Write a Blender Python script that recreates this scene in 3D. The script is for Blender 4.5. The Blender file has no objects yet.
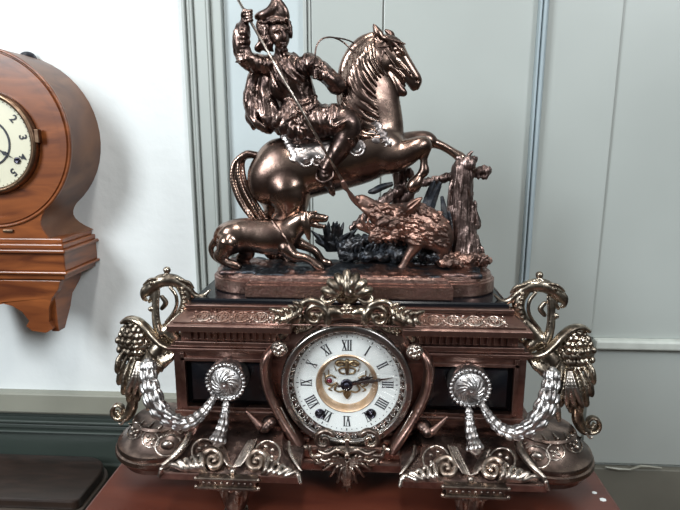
import bpy, bmesh, math, random
import numpy as np
from mathutils import Vector, Matrix, noise as mnoise
random.seed(7)
SC = bpy.context.scene
COL = SC.collection
# ------------------------------------------------------------------ camera
F_PX = 539.0; PITCH = math.radians(11.74); YAW = math.radians(3.2)
_f = np.array([-math.sin(YAW)*math.cos(PITCH), math.cos(YAW)*math.cos(PITCH), -math.sin(PITCH)])
_r = np.array([math.cos(YAW), math.sin(YAW), 0.0])
_u = np.cross(_r, _f)
CAM = np.array([0.0, -0.5, 1.106])
_d = F_PX*_f + (346.5-340)*_r + (255-387)*_u
CAM[0] = -_d[0]*(0.5/_d[1])                  # the dial axis stands at X = 0
cd = bpy.data.cameras.new('camera'); cam = bpy.data.objects.new('camera', cd); COL.objects.link(cam)
cd.sensor_width = 36.0; cd.lens = F_PX/680*36; cd.clip_start = 0.01
cam.matrix_world = Matrix(((_r[0], _u[0], -_f[0], CAM[0]), (_r[1], _u[1], -_f[1], CAM[1]), (_r[2], _u[2], -_f[2], CAM[2]), (0, 0, 0, 1)))
SC.camera = cam
# ------------------------------------------------------------------ world, lights, exposure
SC.view_settings.view_transform = 'Standard'; SC.view_settings.look = 'None'
SC.view_settings.exposure = 0.0; SC.view_settings.gamma = 1.0; SC.view_settings.use_curve_mapping = False
wd = bpy.data.worlds.new('room_light'); SC.world = wd; wd.use_nodes = True
nt = wd.node_tree; nt.nodes.clear()
wo = nt.nodes.new('ShaderNodeOutputWorld'); bg = nt.nodes.new('ShaderNodeBackground')
tc = nt.nodes.new('ShaderNodeTexCoord'); sx = nt.nodes.new('ShaderNodeSeparateXYZ'); cr = nt.nodes.new('ShaderNodeValToRGB')
mr = nt.nodes.new('ShaderNodeMapRange'); mr.inputs[1].default_value = -1; mr.inputs[2].default_value = 1
nt.links.new(tc.outputs['Generated'], sx.inputs[0]); nt.links.new(sx.outputs['Z'], mr.inputs[0]); nt.links.new(mr.outputs[0], cr.inputs[0])
nt.links.new(cr.outputs[0], bg.inputs[0]); nt.links.new(bg.outputs[0], wo.inputs[0])
e = cr.color_ramp.elements
e[0].position = 0.0; e[0].color = (0.03, 0.025, 0.02, 1); e[1].position = 1.0; e[1].color = (0.42, 0.46, 0.48, 1)
for p_, c_ in ((0.42, (0.06, 0.055, 0.05, 1)), (0.56, (0.17, 0.18, 0.18, 1)), (0.75, (0.34, 0.37, 0.38, 1))):
    q = e.new(p_); q.color = c_
bg.inputs[1].default_value = 0.5
def area(name, loc, target, sx_, sy_, power, col):
    l = bpy.data.lights.new(name, 'AREA'); l.shape = 'RECTANGLE'; l.size = sx_; l.size_y = sy_; l.energy = power; l.color = col
    o = bpy.data.objects.new(name, l); COL.objects.link(o); o.location = loc
    o.rotation_euler = (Vector(target)-Vector(loc)).to_track_quat('-Z', 'Y').to_euler()
    return o
area('window_light', (-1.3, -1.25, 1.95), (-0.05, 0.2, 1.05), 0.6, 1.0, 46, (0.90, 0.96, 1.0))
area('window_light', (1.5, -1.7, 2.4), (0.0, 0.2, 1.15), 0.6, 1.0, 38, (0.92, 0.97, 1.0))
area('ceiling_light', (0.0, -0.7, 2.7), (0.0, 0.1, 1.0), 0.22, 1.2, 19, (1.0, 0.97, 0.93))
# ------------------------------------------------------------------ pixel -> place
def W(px, py, Y):                            # Y in mm, dial front plane = 0; returns world mm
    d = F_PX*_f + (px-340)*_r + (255-py)*_u
    t = (Y/1000.0-CAM[1])/d[1]
    return (CAM + t*d)*1000.0
def KS(px, py, Y):                           # mm per pixel there
    d = F_PX*_f + (px-340)*_r + (255-py)*_u
    return (Y/1000.0-CAM[1])/d[1]*1000.0
# ------------------------------------------------------------------ materials
def newmat(name):
    m = bpy.data.materials.new(name); m.use_nodes = True
    t = m.node_tree; b = t.nodes['Principled BSDF']
    return m, t, b
def noise_mix(t, c1, c2, scale, lo=0.4, hi=0.6, detail=4, stretch=None, dist=0.0):
    tcn = t.nodes.new('ShaderNodeTexCoord'); n = t.nodes.new('ShaderNodeTexNoise')
    n.inputs['Scale'].default_value = scale; n.inputs['Detail'].default_value = detail; n.inputs['Distortion'].default_value = dist
    src = tcn.outputs['Object']
    if stretch:
        mp = t.nodes.new('ShaderNodeMapping'); mp.inputs['Scale'].default_value = stretch
        t.links.new(src, mp.inputs[0]); src = mp.outputs[0]
    t.links.new(src, n.inputs['Vector'])
    r = t.nodes.new('ShaderNodeValToRGB'); r.color_ramp.elements[0].position = lo; r.color_ramp.elements[1].position = hi
    r.color_ramp.elements[0].color = (*c1, 1); r.color_ramp.elements[1].color = (*c2, 1)
    t.links.new(n.outputs['Fac'], r.inputs[0])
    return r, n, src
def metal(name, c1, c2, rough=0.3, scale=60, metallic=1.0, bump=0.15, bscale=220, lo=0.4, hi=0.62, rvar=0.15):
    m, t, b = newmat(name)
    r, n, src = noise_mix(t, c1, c2, scale, lo, hi)
    t.links.new(r.outputs[0], b.inputs['Base Color'])
    b.inputs['Metallic'].default_value = metallic
    mr = t.nodes.new('ShaderNodeMapRange'); mr.inputs[3].default_value = rough+rvar; mr.inputs[4].default_value = rough-rvar*0.6
    mr.inputs[1].default_value = 0.3; mr.inputs[2].default_value = 0.7
    t.links.new(n.outputs['Fac'], mr.inputs[0]); t.links.new(mr.outputs[0], b.inputs['Roughness'])
    if bump:
        n2 = t.nodes.new('ShaderNodeTexNoise'); n2.inputs['Scale'].default_value = bscale; n2.inputs['Detail'].default_value = 3
        t.links.new(src, n2.inputs['Vector'])
        bp = t.nodes.new('ShaderNodeBump'); bp.inputs['Strength'].default_value = bump; bp.inputs['Distance'].default_value = 0.002
        t.links.new(n2.outputs['Fac'], bp.inputs['Height']); t.links.new(bp.outputs[0], b.inputs['Normal'])
    return m
def plain(name, col, rough=0.5, metallic=0.0, coat=0.0, var=0.12, scale=8, bump=0.0, bscale=60):
    m, t, b = newmat(name)
    c2 = tuple(min(1, c*(1+var)) for c in col); c1 = tuple(c*(1-var) for c in col)
    r, n, src = noise_mix(t, c1, c2, scale, 0.3, 0.7)
    t.links.new(r.outputs[0], b.inputs['Base Color'])
    b.inputs['Roughness'].default_value = rough; b.inputs['Metallic'].default_value = metallic; b.inputs['Coat Weight'].default_value = coat
    if bump:
        n2 = t.nodes.new('ShaderNodeTexNoise'); n2.inputs['Scale'].default_value = bscale; n2.inputs['Detail'].default_value = 5
        t.links.new(src, n2.inputs['Vector'])
        bp = t.nodes.new('ShaderNodeBump'); bp.inputs['Strength'].default_value = bump; bp.inputs['Distance'].default_value = 0.003
        t.links.new(n2.outputs['Fac'], bp.inputs['Height']); t.links.new(bp.outputs[0], b.inputs['Normal'])
    return m
def wood(name, c1, c2, rough=0.35, scale=14, stretch=(1, 1, 8), coat=0.2):
    m, t, b = newmat(name)
    r, n, src = noise_mix(t, c1, c2, scale, 0.3, 0.72, 8, stretch, 1.2)
    t.links.new(r.outputs[0], b.inputs['Base Color'])
    b.inputs['Roughness'].default_value = rough; b.inputs['Coat Weight'].default_value = coat; b.inputs['Coat Roughness'].default_value = 0.2
    return m
M = dict(
    bronze=metal('statue_bronze', (0.125, 0.082, 0.068), (0.33, 0.23, 0.185), 0.24, 35, rvar=0.1, bump=0.08),
    bronze_dark=metal('dark_bronze', (0.07, 0.047, 0.042), (0.24, 0.165, 0.14), 0.28, 90, bump=0.15),
    copper=metal('copper_bronze', (0.21, 0.12, 0.10), (0.38, 0.245, 0.205), 0.38, 120, bump=0.35, bscale=350),
    case=metal('copper_case', (0.17, 0.098, 0.082), (0.38, 0.24, 0.20), 0.32, 40, bump=0.06),
    patina=metal('blue_black_patina', (0.045, 0.05, 0.06), (0.12, 0.12, 0.125), 0.5, 110, bump=0.3),
    bark=metal('bark_bronze', (0.085, 0.058, 0.052), (0.28, 0.20, 0.18), 0.38, 90, bump=0.3),
    silver=metal('antique_silver', (0.20, 0.185, 0.18), (0.56, 0.54, 0.53), 0.33, 90, bump=0.05, lo=0.36, hi=0.56),
    antiqued=metal('antiqued_silver_bronze', (0.13, 0.105, 0.09), (0.56, 0.49, 0.43), 0.28, 80, bump=0.06, lo=0.36, hi=0.56),
    brass=metal('antique_brass', (0.09, 0.072, 0.056), (0.45, 0.38, 0.30), 0.28, 70, bump=0.08, lo=0.38, hi=0.58),
    gun=metal('gunmetal_bronze', (0.12, 0.092, 0.078), (0.42, 0.34, 0.28), 0.28, 80, bump=0.08),
    lobe=metal('lobe_bronze', (0.10, 0.072, 0.062), (0.28, 0.20, 0.165), 0.3, 60, bump=0.05),
    bezel=metal('silvered_bezel', (0.26, 0.24, 0.23), (0.48, 0.45, 0.42), 0.22, 60, bump=0.04),
    gold=metal('gilt', (0.50, 0.34, 0.21), (0.70, 0.52, 0.37), 0.42, 80, bump=0.0),
    black=plain('black_enamel', (0.004, 0.0048, 0.007), 0.2, 0, 0.0, 0.1),
    handm=metal('blued_steel', (0.05, 0.05, 0.07), (0.14, 0.13, 0.16), 0.25, 90, bump=0),
    dialw=plain('white_dial', (0.90, 0.94, 0.92), 0.22, 0, 0.5, 0.02, 30),
    ink=plain('black_ink', (0.02, 0.022, 0.03), 0.4),
    oldgold=metal('filigree_gold', (0.22, 0.15, 0.08), (0.50, 0.38, 0.22), 0.4, 80, bump=0.0),
    jewel=plain('red_jewel', (0.16, 0.01, 0.03), 0.1, 0, 0.8),
    walnut=wood('orange_walnut', (0.085, 0.022, 0.008), (0.28, 0.085, 0.024), 0.3, 9, (1, 1, 5), 0.3),
    walnut_side=wood('side_walnut', (0.09, 0.034, 0.018), (0.21, 0.095, 0.048), 0.4, 8, (5, 1, 1.5), 0.1),
    redwood=wood('red_brown_table', (0.062, 0.014, 0.008), (0.108, 0.027, 0.014), 0.38, 5, (1, 5, 1), 0.15),
    darkwood=wood('dark_wood', (0.012, 0.008, 0.006), (0.035, 0.02, 0.015), 0.35, 14, (1, 5, 1), 0.2),
    plaster=plain('white_plaster', (0.70, 0.73, 0.725), 0.85, 0, 0, 0.04, 5, 0.35, 45),
    greenwood=plain('grey_green_paint', (0.385, 0.415, 0.395), 0.38, 0, 0.1, 0.05, 4, 0.06, 25),
    greendark=plain('dark_green_paint', (0.038, 0.050, 0.043), 0.45, 0, 0.1, 0.12, 6, 0.05, 30),
    rail=plain('olive_grey_paint', (0.25, 0.25, 0.205), 0.45, 0, 0.1, 0.1, 8),
    sheenpaint=plain('pale_blue_sheen_paint', (0.50, 0.56, 0.57), 0.25, 0, 0.3, 0.05, 6, 0.05, 25),  # gloss paint; base colour also carries the pale blue reflection on the panel
    floor=wood('floor_boards', (0.06, 0.035, 0.02), (0.13, 0.08, 0.05), 0.5, 6, (1, 6, 1), 0.0),
    agedial=plain('aged_dial', (0.62, 0.60, 0.46), 0.4, 0, 0.2, 0.08, 12),
    oldbrass=metal('old_brass_bezel', (0.14, 0.085, 0.055), (0.26, 0.17, 0.11), 0.35, 60, bump=0.05),
)
M['gold'].node_tree.nodes['Principled BSDF'].inputs['Metallic'].default_value = 0.75
# ------------------------------------------------------------------ scene graph helpers
def empty(name, loc_mm, label=None, cat=None):
    o = bpy.data.objects.new(name, None); COL.objects.link(o); o.location = [v/1000 for v in loc_mm]; o.empty_display_size = 0.05
    if label: o['label'] = label
    if cat: o['category'] = cat
    return o
def org(parent):
    v = Vector((0, 0, 0)); p = parent
    while p is not None: v += p.location; p = p.parent
    return v
def link_mesh(name, verts_mm, faces, mat, parent=None, smooth=True, bevel=0.0, label=None, kind=None, autos=False, loc=None):
    L = org(parent)*1000
    off = np.array([L.x, L.y, L.z]); own = np.zeros(3)
    if parent is None and loc is not None: own = np.array(loc, float); off = own
    me = bpy.data.meshes.new(name)
    me.from_pydata([tuple((np.array(v)-off)/1000.0) for v in verts_mm], [], [tuple(int(i) for i in f) for f in faces])
    me.materials.append(mat); me.update()
    if not autos: me.polygons.foreach_set('use_smooth', [smooth]*len(me.polygons))
    o = bpy.data.objects.new(name, me); COL.objects.link(o)
    if parent is None and loc is not None: o.location = own/1000.0
    if parent: o.parent = parent
    if bevel:
        b = o.modifiers.new('bevel', 'BEVEL'); b.width = bevel/1000.0; b.segments = 2; b.limit_method = 'ANGLE'; b.angle_limit = 0.6
        if smooth: me.polygons.foreach_set('use_smooth', [False]*len(me.polygons))
    if autos:
        bm = bmesh.new(); bm.from_mesh(me)
        for f in bm.faces: f.smooth = True
        for ed in bm.edges:
            if len(ed.link_faces) == 2 and ed.calc_face_angle(0) > 0.6: ed.smooth = False
        bm.to_mesh(me); bm.free()
    if label: o['label'] = label
    if kind: o['kind'] = kind
    return o
class MB:                                    # collects solid shapes of one part
    def __init__(s): s.v = []; s.f = []
    def add(s, v, f):
        b = len(s.v); s.v += [np.array(p, float) for p in v]; s.f += [[b+i for i in q] for q in f]; return s
    def box(s, lo, hi):
        x0, y0, z0 = lo; x1, y1, z1 = hi
        v = [(x0,y0,z0),(x1,y0,z0),(x1,y1,z0),(x0,y1,z0),(x0,y0,z1),(x1,y0,z1),(x1,y1,z1),(x0,y1,z1)]
        return s.add(v, [(0,3,2,1),(4,5,6,7),(0,1,5,4),(1,2,6,5),(2,3,7,6),(3,0,4,7)])
    def prism(s, pts, Y0, Y1):               # pts = (X,Z) mm, counter-clockwise seen from the front
        n = len(pts)
        v = [(p[0], Y0, p[1]) for p in pts]+[(p[0], Y1, p[1]) for p in pts]
        a = sum(pts[i][0]*pts[(i+1)%n][1]-pts[(i+1)%n][0]*pts[i][1] for i in range(n))
        f = [list(range(n)), list(range(2*n-1, n-1, -1))]+[(i, i+n, (i+1)%n+n, (i+1)%n) for i in range(n)]
        if a < 0: f = [list(reversed(q)) for q in f]
        return s.add(v, f)
    def slab(s, pts, Z0, Z1):                # pts = (X,Y)
        n = len(pts)
        v = [(p[0], p[1], Z0) for p in pts]+[(p[0], p[1], Z1) for p in pts]
        a = sum(pts[i][0]*pts[(i+1)%n][1]-pts[(i+1)%n][0]*pts[i][1] for i in range(n))
        f = [list(reversed(range(n))), list(range(n, 2*n))]+[(i, (i+1)%n, (i+1)%n+n, i+n) for i in range(n)]
        if a < 0: f = [list(reversed(q)) for q in f]
        return s.add(v, f)
    def loft(s, rings, cap=True):            # rings of equal length
        n = len(rings[0]); v = [p for r in rings for p in r]; f = []
        for k in range(len(rings)-1):
            for i in range(n):
                j = (i+1) % n
                f.append((k*n+i, k*n+j, (k+1)*n+j, (k+1)*n+i))
        if cap: f.append(list(reversed(range(n)))); f.append(list(range((len(rings)-1)*n, len(rings)*n)))
        return s.add(v, f)
    def lathe(s, prof, c, axis='Y', n=64):   # prof = (r, h) along axis, closed profile
        rings = []
        for r, h in prof:
            ring = []
            for i in range(n):
                a = 2*math.pi*i/n
                if axis == 'Y': ring.append((c[0]+r*math.cos(a), c[1]+h, c[2]+r*math.sin(a)))
                else: ring.append((c[0]+r*math.cos(a), c[1]+r*math.sin(a), c[2]+h))
            rings.append(ring)
        return s.loft(rings, cap=True)
    def ring(s, prof, c, n=96):              # closed loop profile swept about Y
        m = len(prof); v = []; f = []
        for i in range(n):
            a = 2*math.pi*i/n
            for r, h in prof: v.append((c[0]+r*math.cos(a), c[1]+h, c[2]+r*math.sin(a)))
        for i in range(n):
            for j in range(m):
                f.append((i*m+j, ((i+1)%n)*m+j, ((i+1)%n)*m+(j+1)%m, i*m+(j+1)%m))
        return s.add(v, f)
    def ball(s, c, r, n=12):
        if not hasattr(r, '__len__'): r = (r, r, r)
        v = []; f = []; m = n//2+1
        for i in range(m+1):
            t = math.pi*i/m
            for j in range(n):
                a = 2*math.pi*j/n
                v.append((c[0]+r[0]*math.sin(t)*math.cos(a), c[1]+r[1]*math.sin(t)*math.sin(a), c[2]+r[2]*math.cos(t)))
        for i in range(m):
            for j in range(n): f.append((i*n+j, (i+1)*n+j, (i+1)*n+(j+1)%n, i*n+(j+1)%n))
        return s.add(v, f)
    def tube(s, pts, rad, n=10):
        pts = [np.array(p, float) for p in pts]
        if not hasattr(rad, '__len__'): rad = [rad]*len(pts)
        rings = []; up = np.array((0.0, 1.0, 0.0))
        for i, p in enumerate(pts):
            t = pts[min(i+1, len(pts)-1)]-pts[max(i-1, 0)]; t = t/np.linalg.norm(t)
            a = np.cross(t, up)
            if np.linalg.norm(a) < 0.05: a = np.cross(t, (1.0, 0, 0))
            a = a/np.linalg.norm(a); b = np.cross(t, a)
            rings.append([p+rad[i]*(math.cos(q)*a+math.sin(q)*b) for q in [2*math.pi*k/n for k in range(n)]])
        return s.loft(rings)
    def build(s, name, mat, parent=None, mirror=False, **kw):
        v = s.v; f = s.f
        if mirror:
            v = [np.array((-p[0], p[1], p[2])) for p in v]; f = [list(reversed(q)) for q in f]
        o = link_mesh(name, v, f, mat, parent, **kw)
        bm = bmesh.new(); bm.from_mesh(o.data); bmesh.ops.recalc_face_normals(bm, faces=bm.faces)
        bm.to_mesh(o.data); bm.free()
        return o
# ------------------------------------------------------------------ sculpted parts: signed distance + surface nets
def catmull(pts, n=6):
    pts = [np.array(p, float) for p in pts]
    if len(pts) < 3: return pts
    out = []; P = [2*pts[0]-pts[1]]+pts+[2*pts[-1]-pts[-2]]
    for i in range(1, len(P)-2):
        for j in range(n):
            t = j/n; a, b, c, d = P[i-1:i+3]
            out.append(0.5*((2*b)+(-a+c)*t+(2*a-5*b+4*c-d)*t*t+(-a+3*b-3*c+d)*t**3))
    out.append(pts[-1])
    return out
class S:
    def __init__(s, k=2.0): s.p = []; s.k = k
    def _w(s, q): p = W(q[0], q[1], q[2]); return np.array([p[0], p[1], p[2], max(0.05, q[3]*KS(q[0], q[1], q[2]))])
    def chain(s, pts, k=None, fy=1.0, sub=False, n=5, world=False):   # pts = (px, py, Y, r_px)
        w = [np.array(q, float) for q in pts] if world else [s._w(q) for q in pts]
        w = catmull(w, n) if len(w) > 2 else w
        for a, b in zip(w[:-1], w[1:]):
            s.p.append(('c', a[:3], b[:3], max(a[3], .05), max(b[3], .05), s.k if k is None else k, fy, sub))
        return s
    def ell(s, px, py, Y, rx, ry, rz, rot=0.0, k=None, sub=False, tilt=0.0, world=False):   # rx, rz in px in the picture plane (rot degrees), ry depth
        if world: c = np.array((px, Y, py), float); q = 1.0
        else: c = W(px, py, Y); q = KS(px, py, Y)
        R = Matrix.Rotation(math.radians(rot), 3, 'Y') @ Matrix.Rotation(math.radians(tilt), 3, 'X')
        s.p.append(('e', c, np.array(R), np.array((rx*q, ry*q, rz*q)), s.k if k is None else k, sub))
        return s
    def bx(s, lo, hi, r=1.0, k=None, sub=False):      # rounded world box
        lo = np.array(lo, float); hi = np.array(hi, float)
        s.p.append(('b', (lo+hi)/2, (hi-lo)/2-r, r, s.k if k is None else k, sub)); return s
    def bound(s, p):
        if p[0] == 'c':
            a, b, ra, rb, k, fy = p[1:7]; m = max(ra, rb)*max(1, fy)
            return np.minimum(a, b)-m, np.maximum(a, b)+m
        if p[0] == 'e': m = max(p[3]); return p[1]-m, p[1]+m
        return p[1]-p[2]-p[3], p[1]+p[2]+p[3]
    def dist(s, p, X, Y, Z):
        if p[0] == 'c':
            a, b, ra, rb, k, fy = p[1:7]
            ys = 1.0/fy
            ab = (b-a)*np.array((1, ys, 1)); L = max(float(ab@ab), 1e-9)
            x = X-a[0]; y = (Y-a[1])*ys; z = Z-a[2]
            t = np.clip((x*ab[0]+y*ab[1]+z*ab[2])/L, 0, 1)
            d = np.sqrt((x-t*ab[0])**2+(y-t*ab[1])**2+(z-t*ab[2])**2)-(ra+(rb-ra)*t)
            return d*min(1.0, fy) if fy < 1 else d
        if p[0] == 'e':
            x = X-p[1][0]; y = Y-p[1][1]; z = Z-p[1][2]; R = p[2]; r = p[3]
            u = (R[0][0]*x+R[1][0]*y+R[2][0]*z)/r[0]; v = (R[0][1]*x+R[1][1]*y+R[2][1]*z)/r[1]; w = (R[0][2]*x+R[1][2]*y+R[2][2]*z)/r[2]
            k0 = np.sqrt(u*u+v*v+w*w); k1 = np.sqrt((u/r[0])**2+(v/r[1])**2+(w/r[2])**2)+1e-9
            return k0*(k0-1.0)/k1
        c, h, r = p[1:4]
        x = np.abs(X-c[0])-h[0]; y = np.abs(Y-c[1])-h[1]; z = np.abs(Z-c[2])-h[2]
        return np.sqrt(np.maximum(x, 0)**2+np.maximum(y, 0)**2+np.maximum(z, 0)**2)+np.minimum(np.maximum(x, np.maximum(y, z)), 0)-r
    def comb(s, D, d, k, sub):
        if sub:
            if k <= 0: return np.maximum(D, -d)
            h = np.maximum(k-np.abs(D+d), 0)/k; return np.maximum(D, -d)+h*h*k/4
        if k <= 0: return np.minimum(D, d)
        h = np.maximum(k-np.abs(D-d), 0)/k; return np.minimum(D, d)-h*h*k/4
    def value(s, X, Y, Z):
        D = np.full(X.shape, 50.0)
        for p in s.p: D = s.comb(D, s.dist(p, X, Y, Z), p[-3] if p[0] == 'c' else p[-2], p[-1])
        return D
    def surf(s, px, py, y0=-120, y1=160, off=0.0, dflt=None):          # Y of the front surface under a pixel
        Ys = np.arange(y0, y1, 0.7); P = np.array([W(px, py, y) for y in (y0, y1)])
        t = (Ys-y0)/(y1-y0)
        d = F_PX*_f + (px-340)*_r + (255-py)*_u
        tt = (Ys/1000-CAM[1])/d[1]
        X = (CAM[0]+tt*d[0])*1000; Z = (CAM[2]+tt*d[2])*1000
        v = s.value(X, Ys.copy(), Z); i = np.where(v < 0)[0]
        if len(i) == 0: return dflt if dflt is not None else (y0+y1)/2
        return float(Ys[i[0]])+off
    def mesh(s, vx, disp=None):
        bs = [s.bound(p) for p in s.p if not p[-1]]
        lo = np.min([b[0] for b in bs], axis=0)-3*vx; hi = np.max([b[1] for b in bs], axis=0)+3*vx
        n = np.ceil((hi-lo)/vx).astype(int)+1
        ax = [lo[i]+vx*np.arange(n[i]) for i in range(3)]
        D = np.full(n, 30.0, dtype=np.float32)
        for p in s.p:
            b0, b1 = s.bound(p); k = p[-3] if p[0] == 'c' else p[-2]
            mg = k+2.5*vx+1
            i0 = np.clip(((b0-mg-lo)/vx).astype(int), 0, n-1); i1 = np.clip(((b1+mg-lo)/vx).astype(int)+2, 0, n)
            if (i1 <= i0).any(): continue
            sl = tuple(slice(i0[i], i1[i]) for i in range(3))
            X = ax[0][sl[0]][:, None, None]; Y = ax[1][sl[1]][None, :, None]; Z = ax[2][sl[2]][None, None, :]
            D[sl] = s.comb(D[sl], s.dist(p, X, Y, Z), k, p[-1])
        if disp is not None:
            m = np.abs(D) < 4; I = np.argwhere(m)
            P = lo+I*vx
            D[m] += disp(P[:, 0], P[:, 1], P[:, 2])
        D[0] = D[-1] = 9; D[:, 0] = D[:, -1] = 9; D[:, :, 0] = D[:, :, -1] = 9
        neg = D < 0
        c = np.zeros(np.array(D.shape)-1, dtype=np.int8)
        for dx in (0, 1):
            for dy in (0, 1):
                for dz in (0, 1): c += neg[dx:n[0]-1+dx, dy:n[1]-1+dy, dz:n[2]-1+dz]
        cells = np.argwhere((c > 0) & (c < 8))
        idx = -np.ones(c.shape, dtype=np.int64); idx[tuple(cells.T)] = np.arange(len(cells))
        acc = np.zeros((len(cells), 3)); cnt = np.zeros(len(cells))
        cor = [(a, b, d) for a in (0, 1) for b in (0, 1) for d in (0, 1)]
        for A in cor:
            for axi in range(3):
                if A[axi]: continue
                B = list(A); B[axi] = 1
                va = D[tuple((cells+A).T)]; vb = D[tuple((cells+B).T)]
                m = (va < 0) != (vb < 0)
                t = np.where(m, va/np.where(m, va-vb, 1), 0)
                pt = np.array(A, float)[None, :]+np.zeros((len(cells), 3)); pt[:, axi] += t
                acc[m] += pt[m]; cnt[m] += 1
        V = lo+(cells+acc/cnt[:, None])*vx
        Fs = []
        for axi in range(3):
            sl0 = [slice(None)]*3; sl1 = [slice(None)]*3; sl0[axi] = slice(0, -1); sl1[axi] = slice(1, None)
            a = neg[tuple(sl0)]; b = neg[tuple(sl1)]
            E = np.argwhere(a != b); u, v = (axi+1) % 3, (axi+2) % 3
            E = E[(E[:, u] > 0) & (E[:, v] > 0)]
            inside = a[tuple(E.T)]
            q = []
            for du, dv in ((1, 1), (0, 1), (0, 0), (1, 0)):
                C = E.copy(); C[:, u] -= du; C[:, v] -= dv; q.append(idx[tuple(C.T)])
            Q = np.stack(q, 1); Q[~inside] = Q[~inside][:, ::-1]
            Fs.append(Q)
        return V, np.concatenate(Fs)
    def build(s, name, mat, parent, vx=1.0, mirror=False, disp=None, both=False, label=None, mdx=0.0, rdx=0.0):
        V, Fq = s.mesh(vx, disp); out = []
        for mi in ((False, True) if both else (mirror,)):
            v = V.copy(); f = Fq
            if mi: v[:, 0] *= -1; v[:, 0] += mdx; f = Fq[:, ::-1]
            else: v[:, 0] += rdx
            L = org(parent)*1000
            v = (v-np.array([L.x, L.y, L.z]))/1000.0
            me = bpy.data.meshes.new(name); me.vertices.add(len(v)); me.vertices.foreach_set('co', v.astype(np.float32).ravel())
            me.loops.add(len(f)*4); me.loops.foreach_set('vertex_index', np.ascontiguousarray(f).astype(np.int32).ravel())
            me.polygons.add(len(f)); me.polygons.foreach_set('loop_start', np.arange(0, len(f)*4, 4, dtype=np.int32))
            me.update(calc_edges=True); me.validate()
            me.polygons.foreach_set('use_smooth', [True]*len(me.polygons)); me.materials.append(mat)
            o = bpy.data.objects.new(name, me); COL.objects.link(o); o.parent = parent
            if label: o['label'] = label
            out.append(o)
        return out if both else out[0]
def spiral(cx, cy, Y, r0, r1, a0, turns, w0, w1, n=26, cw=1, dome=0.0):     # px coordinates, angles in degrees, y up
    out = []
    for i in range(n+1):
        t = i/n; a = math.radians(a0)+cw*turns*2*math.pi*t; r = r0+(r1-r0)*t
        out.append((cx+r*math.cos(a), cy-r*math.sin(a), Y-dome*t, w0+(w1-w0)*t))
    return out
# ================================================================== SETTING
YW = 300.0
def wx(px, py, Y=YW): return W(px, py, Y)[0]
def wz(px, py, Y=YW): return W(px, py, Y)[2]
def struct(name, mb, mat, bevel=0, smooth=False):
    o = mb.build(name, mat, None, smooth=smooth, bevel=bevel, kind='structure', loc=(0, 0, 0)); return o
struct('floor', MB().box((-2500, -2600, -20), (2500, 420, 0)), M['floor'])
xl = wx(199, 290)                             # where plaster meets the door frame
zr0 = wz(60, 390); zr1 = wz(60, 409)
struct('wall_left', MB().box((-2200, YW, zr0-10), (xl, YW+100, 2600)), M['plaster'])
m = MB().box((-2200, YW-2, 0), (xl, YW+100, zr0-10))
struct('wall_dado', m, M['greendark'])
# chair rail: stacked mouldings
m = MB(); m.box((-2200, YW-16, zr1), (xl, YW+5, zr0)); m.box((-2200, YW-10, zr1-5), (xl, YW+5, zr1))
struct('trim_1', m, M['rail'], 3)
m = MB(); z = zr1
for a, b, dd in ((5, 13, 4), (16, 22, 12), (25, 33, 7), (36, 41, 10)): m.box((-2200, YW-dd, z-b), (xl, YW+3, z-a))
struct('trim_2', m, M['greendark'], 2)
zp = wz(90, 460)
m = MB(); m.box((-2200, YW-9, zp-150), (xl, YW+3, zp-3)); struct('trim_3', m, M['greendark'], 2)
struct('baseboard_left', MB().box((-2200, YW-18, 0), (xl, YW+3, 140)), M['greendark'], 3)
# door on the right: frame moulding, stiles, recessed panels, rail
m = MB(); m.box((xl, YW+14, 0), (2200, YW+100, 2600)); struct('door_1', m, M['greenwood'])
def vstrip(mb, p0, p1, d0, d1, y=140, z0=0, z1=2600): mb.box((wx(p0, y), YW-d0, z0), (wx(p1, y), YW+20-d1*0, z1))
m = MB()                                      # fluted casing of the door frame
for p0, p1, dd in ((190.5, 193.5, 10), (194, 197.5, 5), (198, 200.5, 9), (201, 213, 4), (213.5, 216, 8), (216.5, 226.5, 1)):
    vstrip(m, p0, p1, dd, 0)
struct('trim_4', m, M['greenwood'], 1.5)
m = MB(); vstrip(m, 227.5, 309, -10, 0); struct('trim_5', m, M['sheenpaint'])
m = MB(); vstrip(m, 304.5, 308, 1, 0); vstrip(m, 308.8, 311.5, -3, 0); struct('trim_6', m, M['greenwood'], 1)
m = MB(); vstrip(m, 312, 380.7, -5, 0); vstrip(m, 382, 530, -5, 0)
struct('trim_7', m, M['greenwood'], 1.2)
m = MB()
for p0, p1, dd in ((529.8, 532.2, 6), (533, 536.2, 10), (536.8, 539, 2)): vstrip(m, p0, p1, dd, 0)
struct('trim_8', m, plain('blue_grey_gloss', (0.36, 0.43, 0.46), 0.2, 0, 0.5, 0.05), 1.4)
zt = wz(640, 341); zb = wz(640, 350); zc = wz(640, 467)
m = MB(); vstrip(m, 540, 612, -5, 0, z0=zc)
m.box((wx(613, 140), YW+15-4, zt), (2200, YW+30, 2600))
m.box((wx(600, 300), YW+8, zc), (2200, YW+30, zb-1)); struct('trim_9', m, M['greenwood'], 1)
m = MB(); m.box((wx(600, 300), YW-3, zb), (2200, YW+30, zt)); struct('trim_10', m, plain('worn_ledge_paint', (0.50, 0.53, 0.49), 0.5, 0, 0, 0.12, 40), 3)
m = MB(); m.box((wx(560, 300), YW+2, 0), (2200, YW+30, zc-6)); struct('trim_11', m, plain('worn_dark_paint', (0.15, 0.145, 0.12), 0.45, 0, 0.1, 0.15, 8), 1.5)
cracks = S(0.5); pts = [(605, 467), (618, 469), (630, 469.5), (641, 466), (650, 466.5), (662, 468)]
mc = MB(); mc.tube([W(a, b, YW-1) for a, b in pts], [1.2, 2.4, 1.6, 2.2, 1.8, 1.0]); struct('trim_12', mc, M['rail'])
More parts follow.
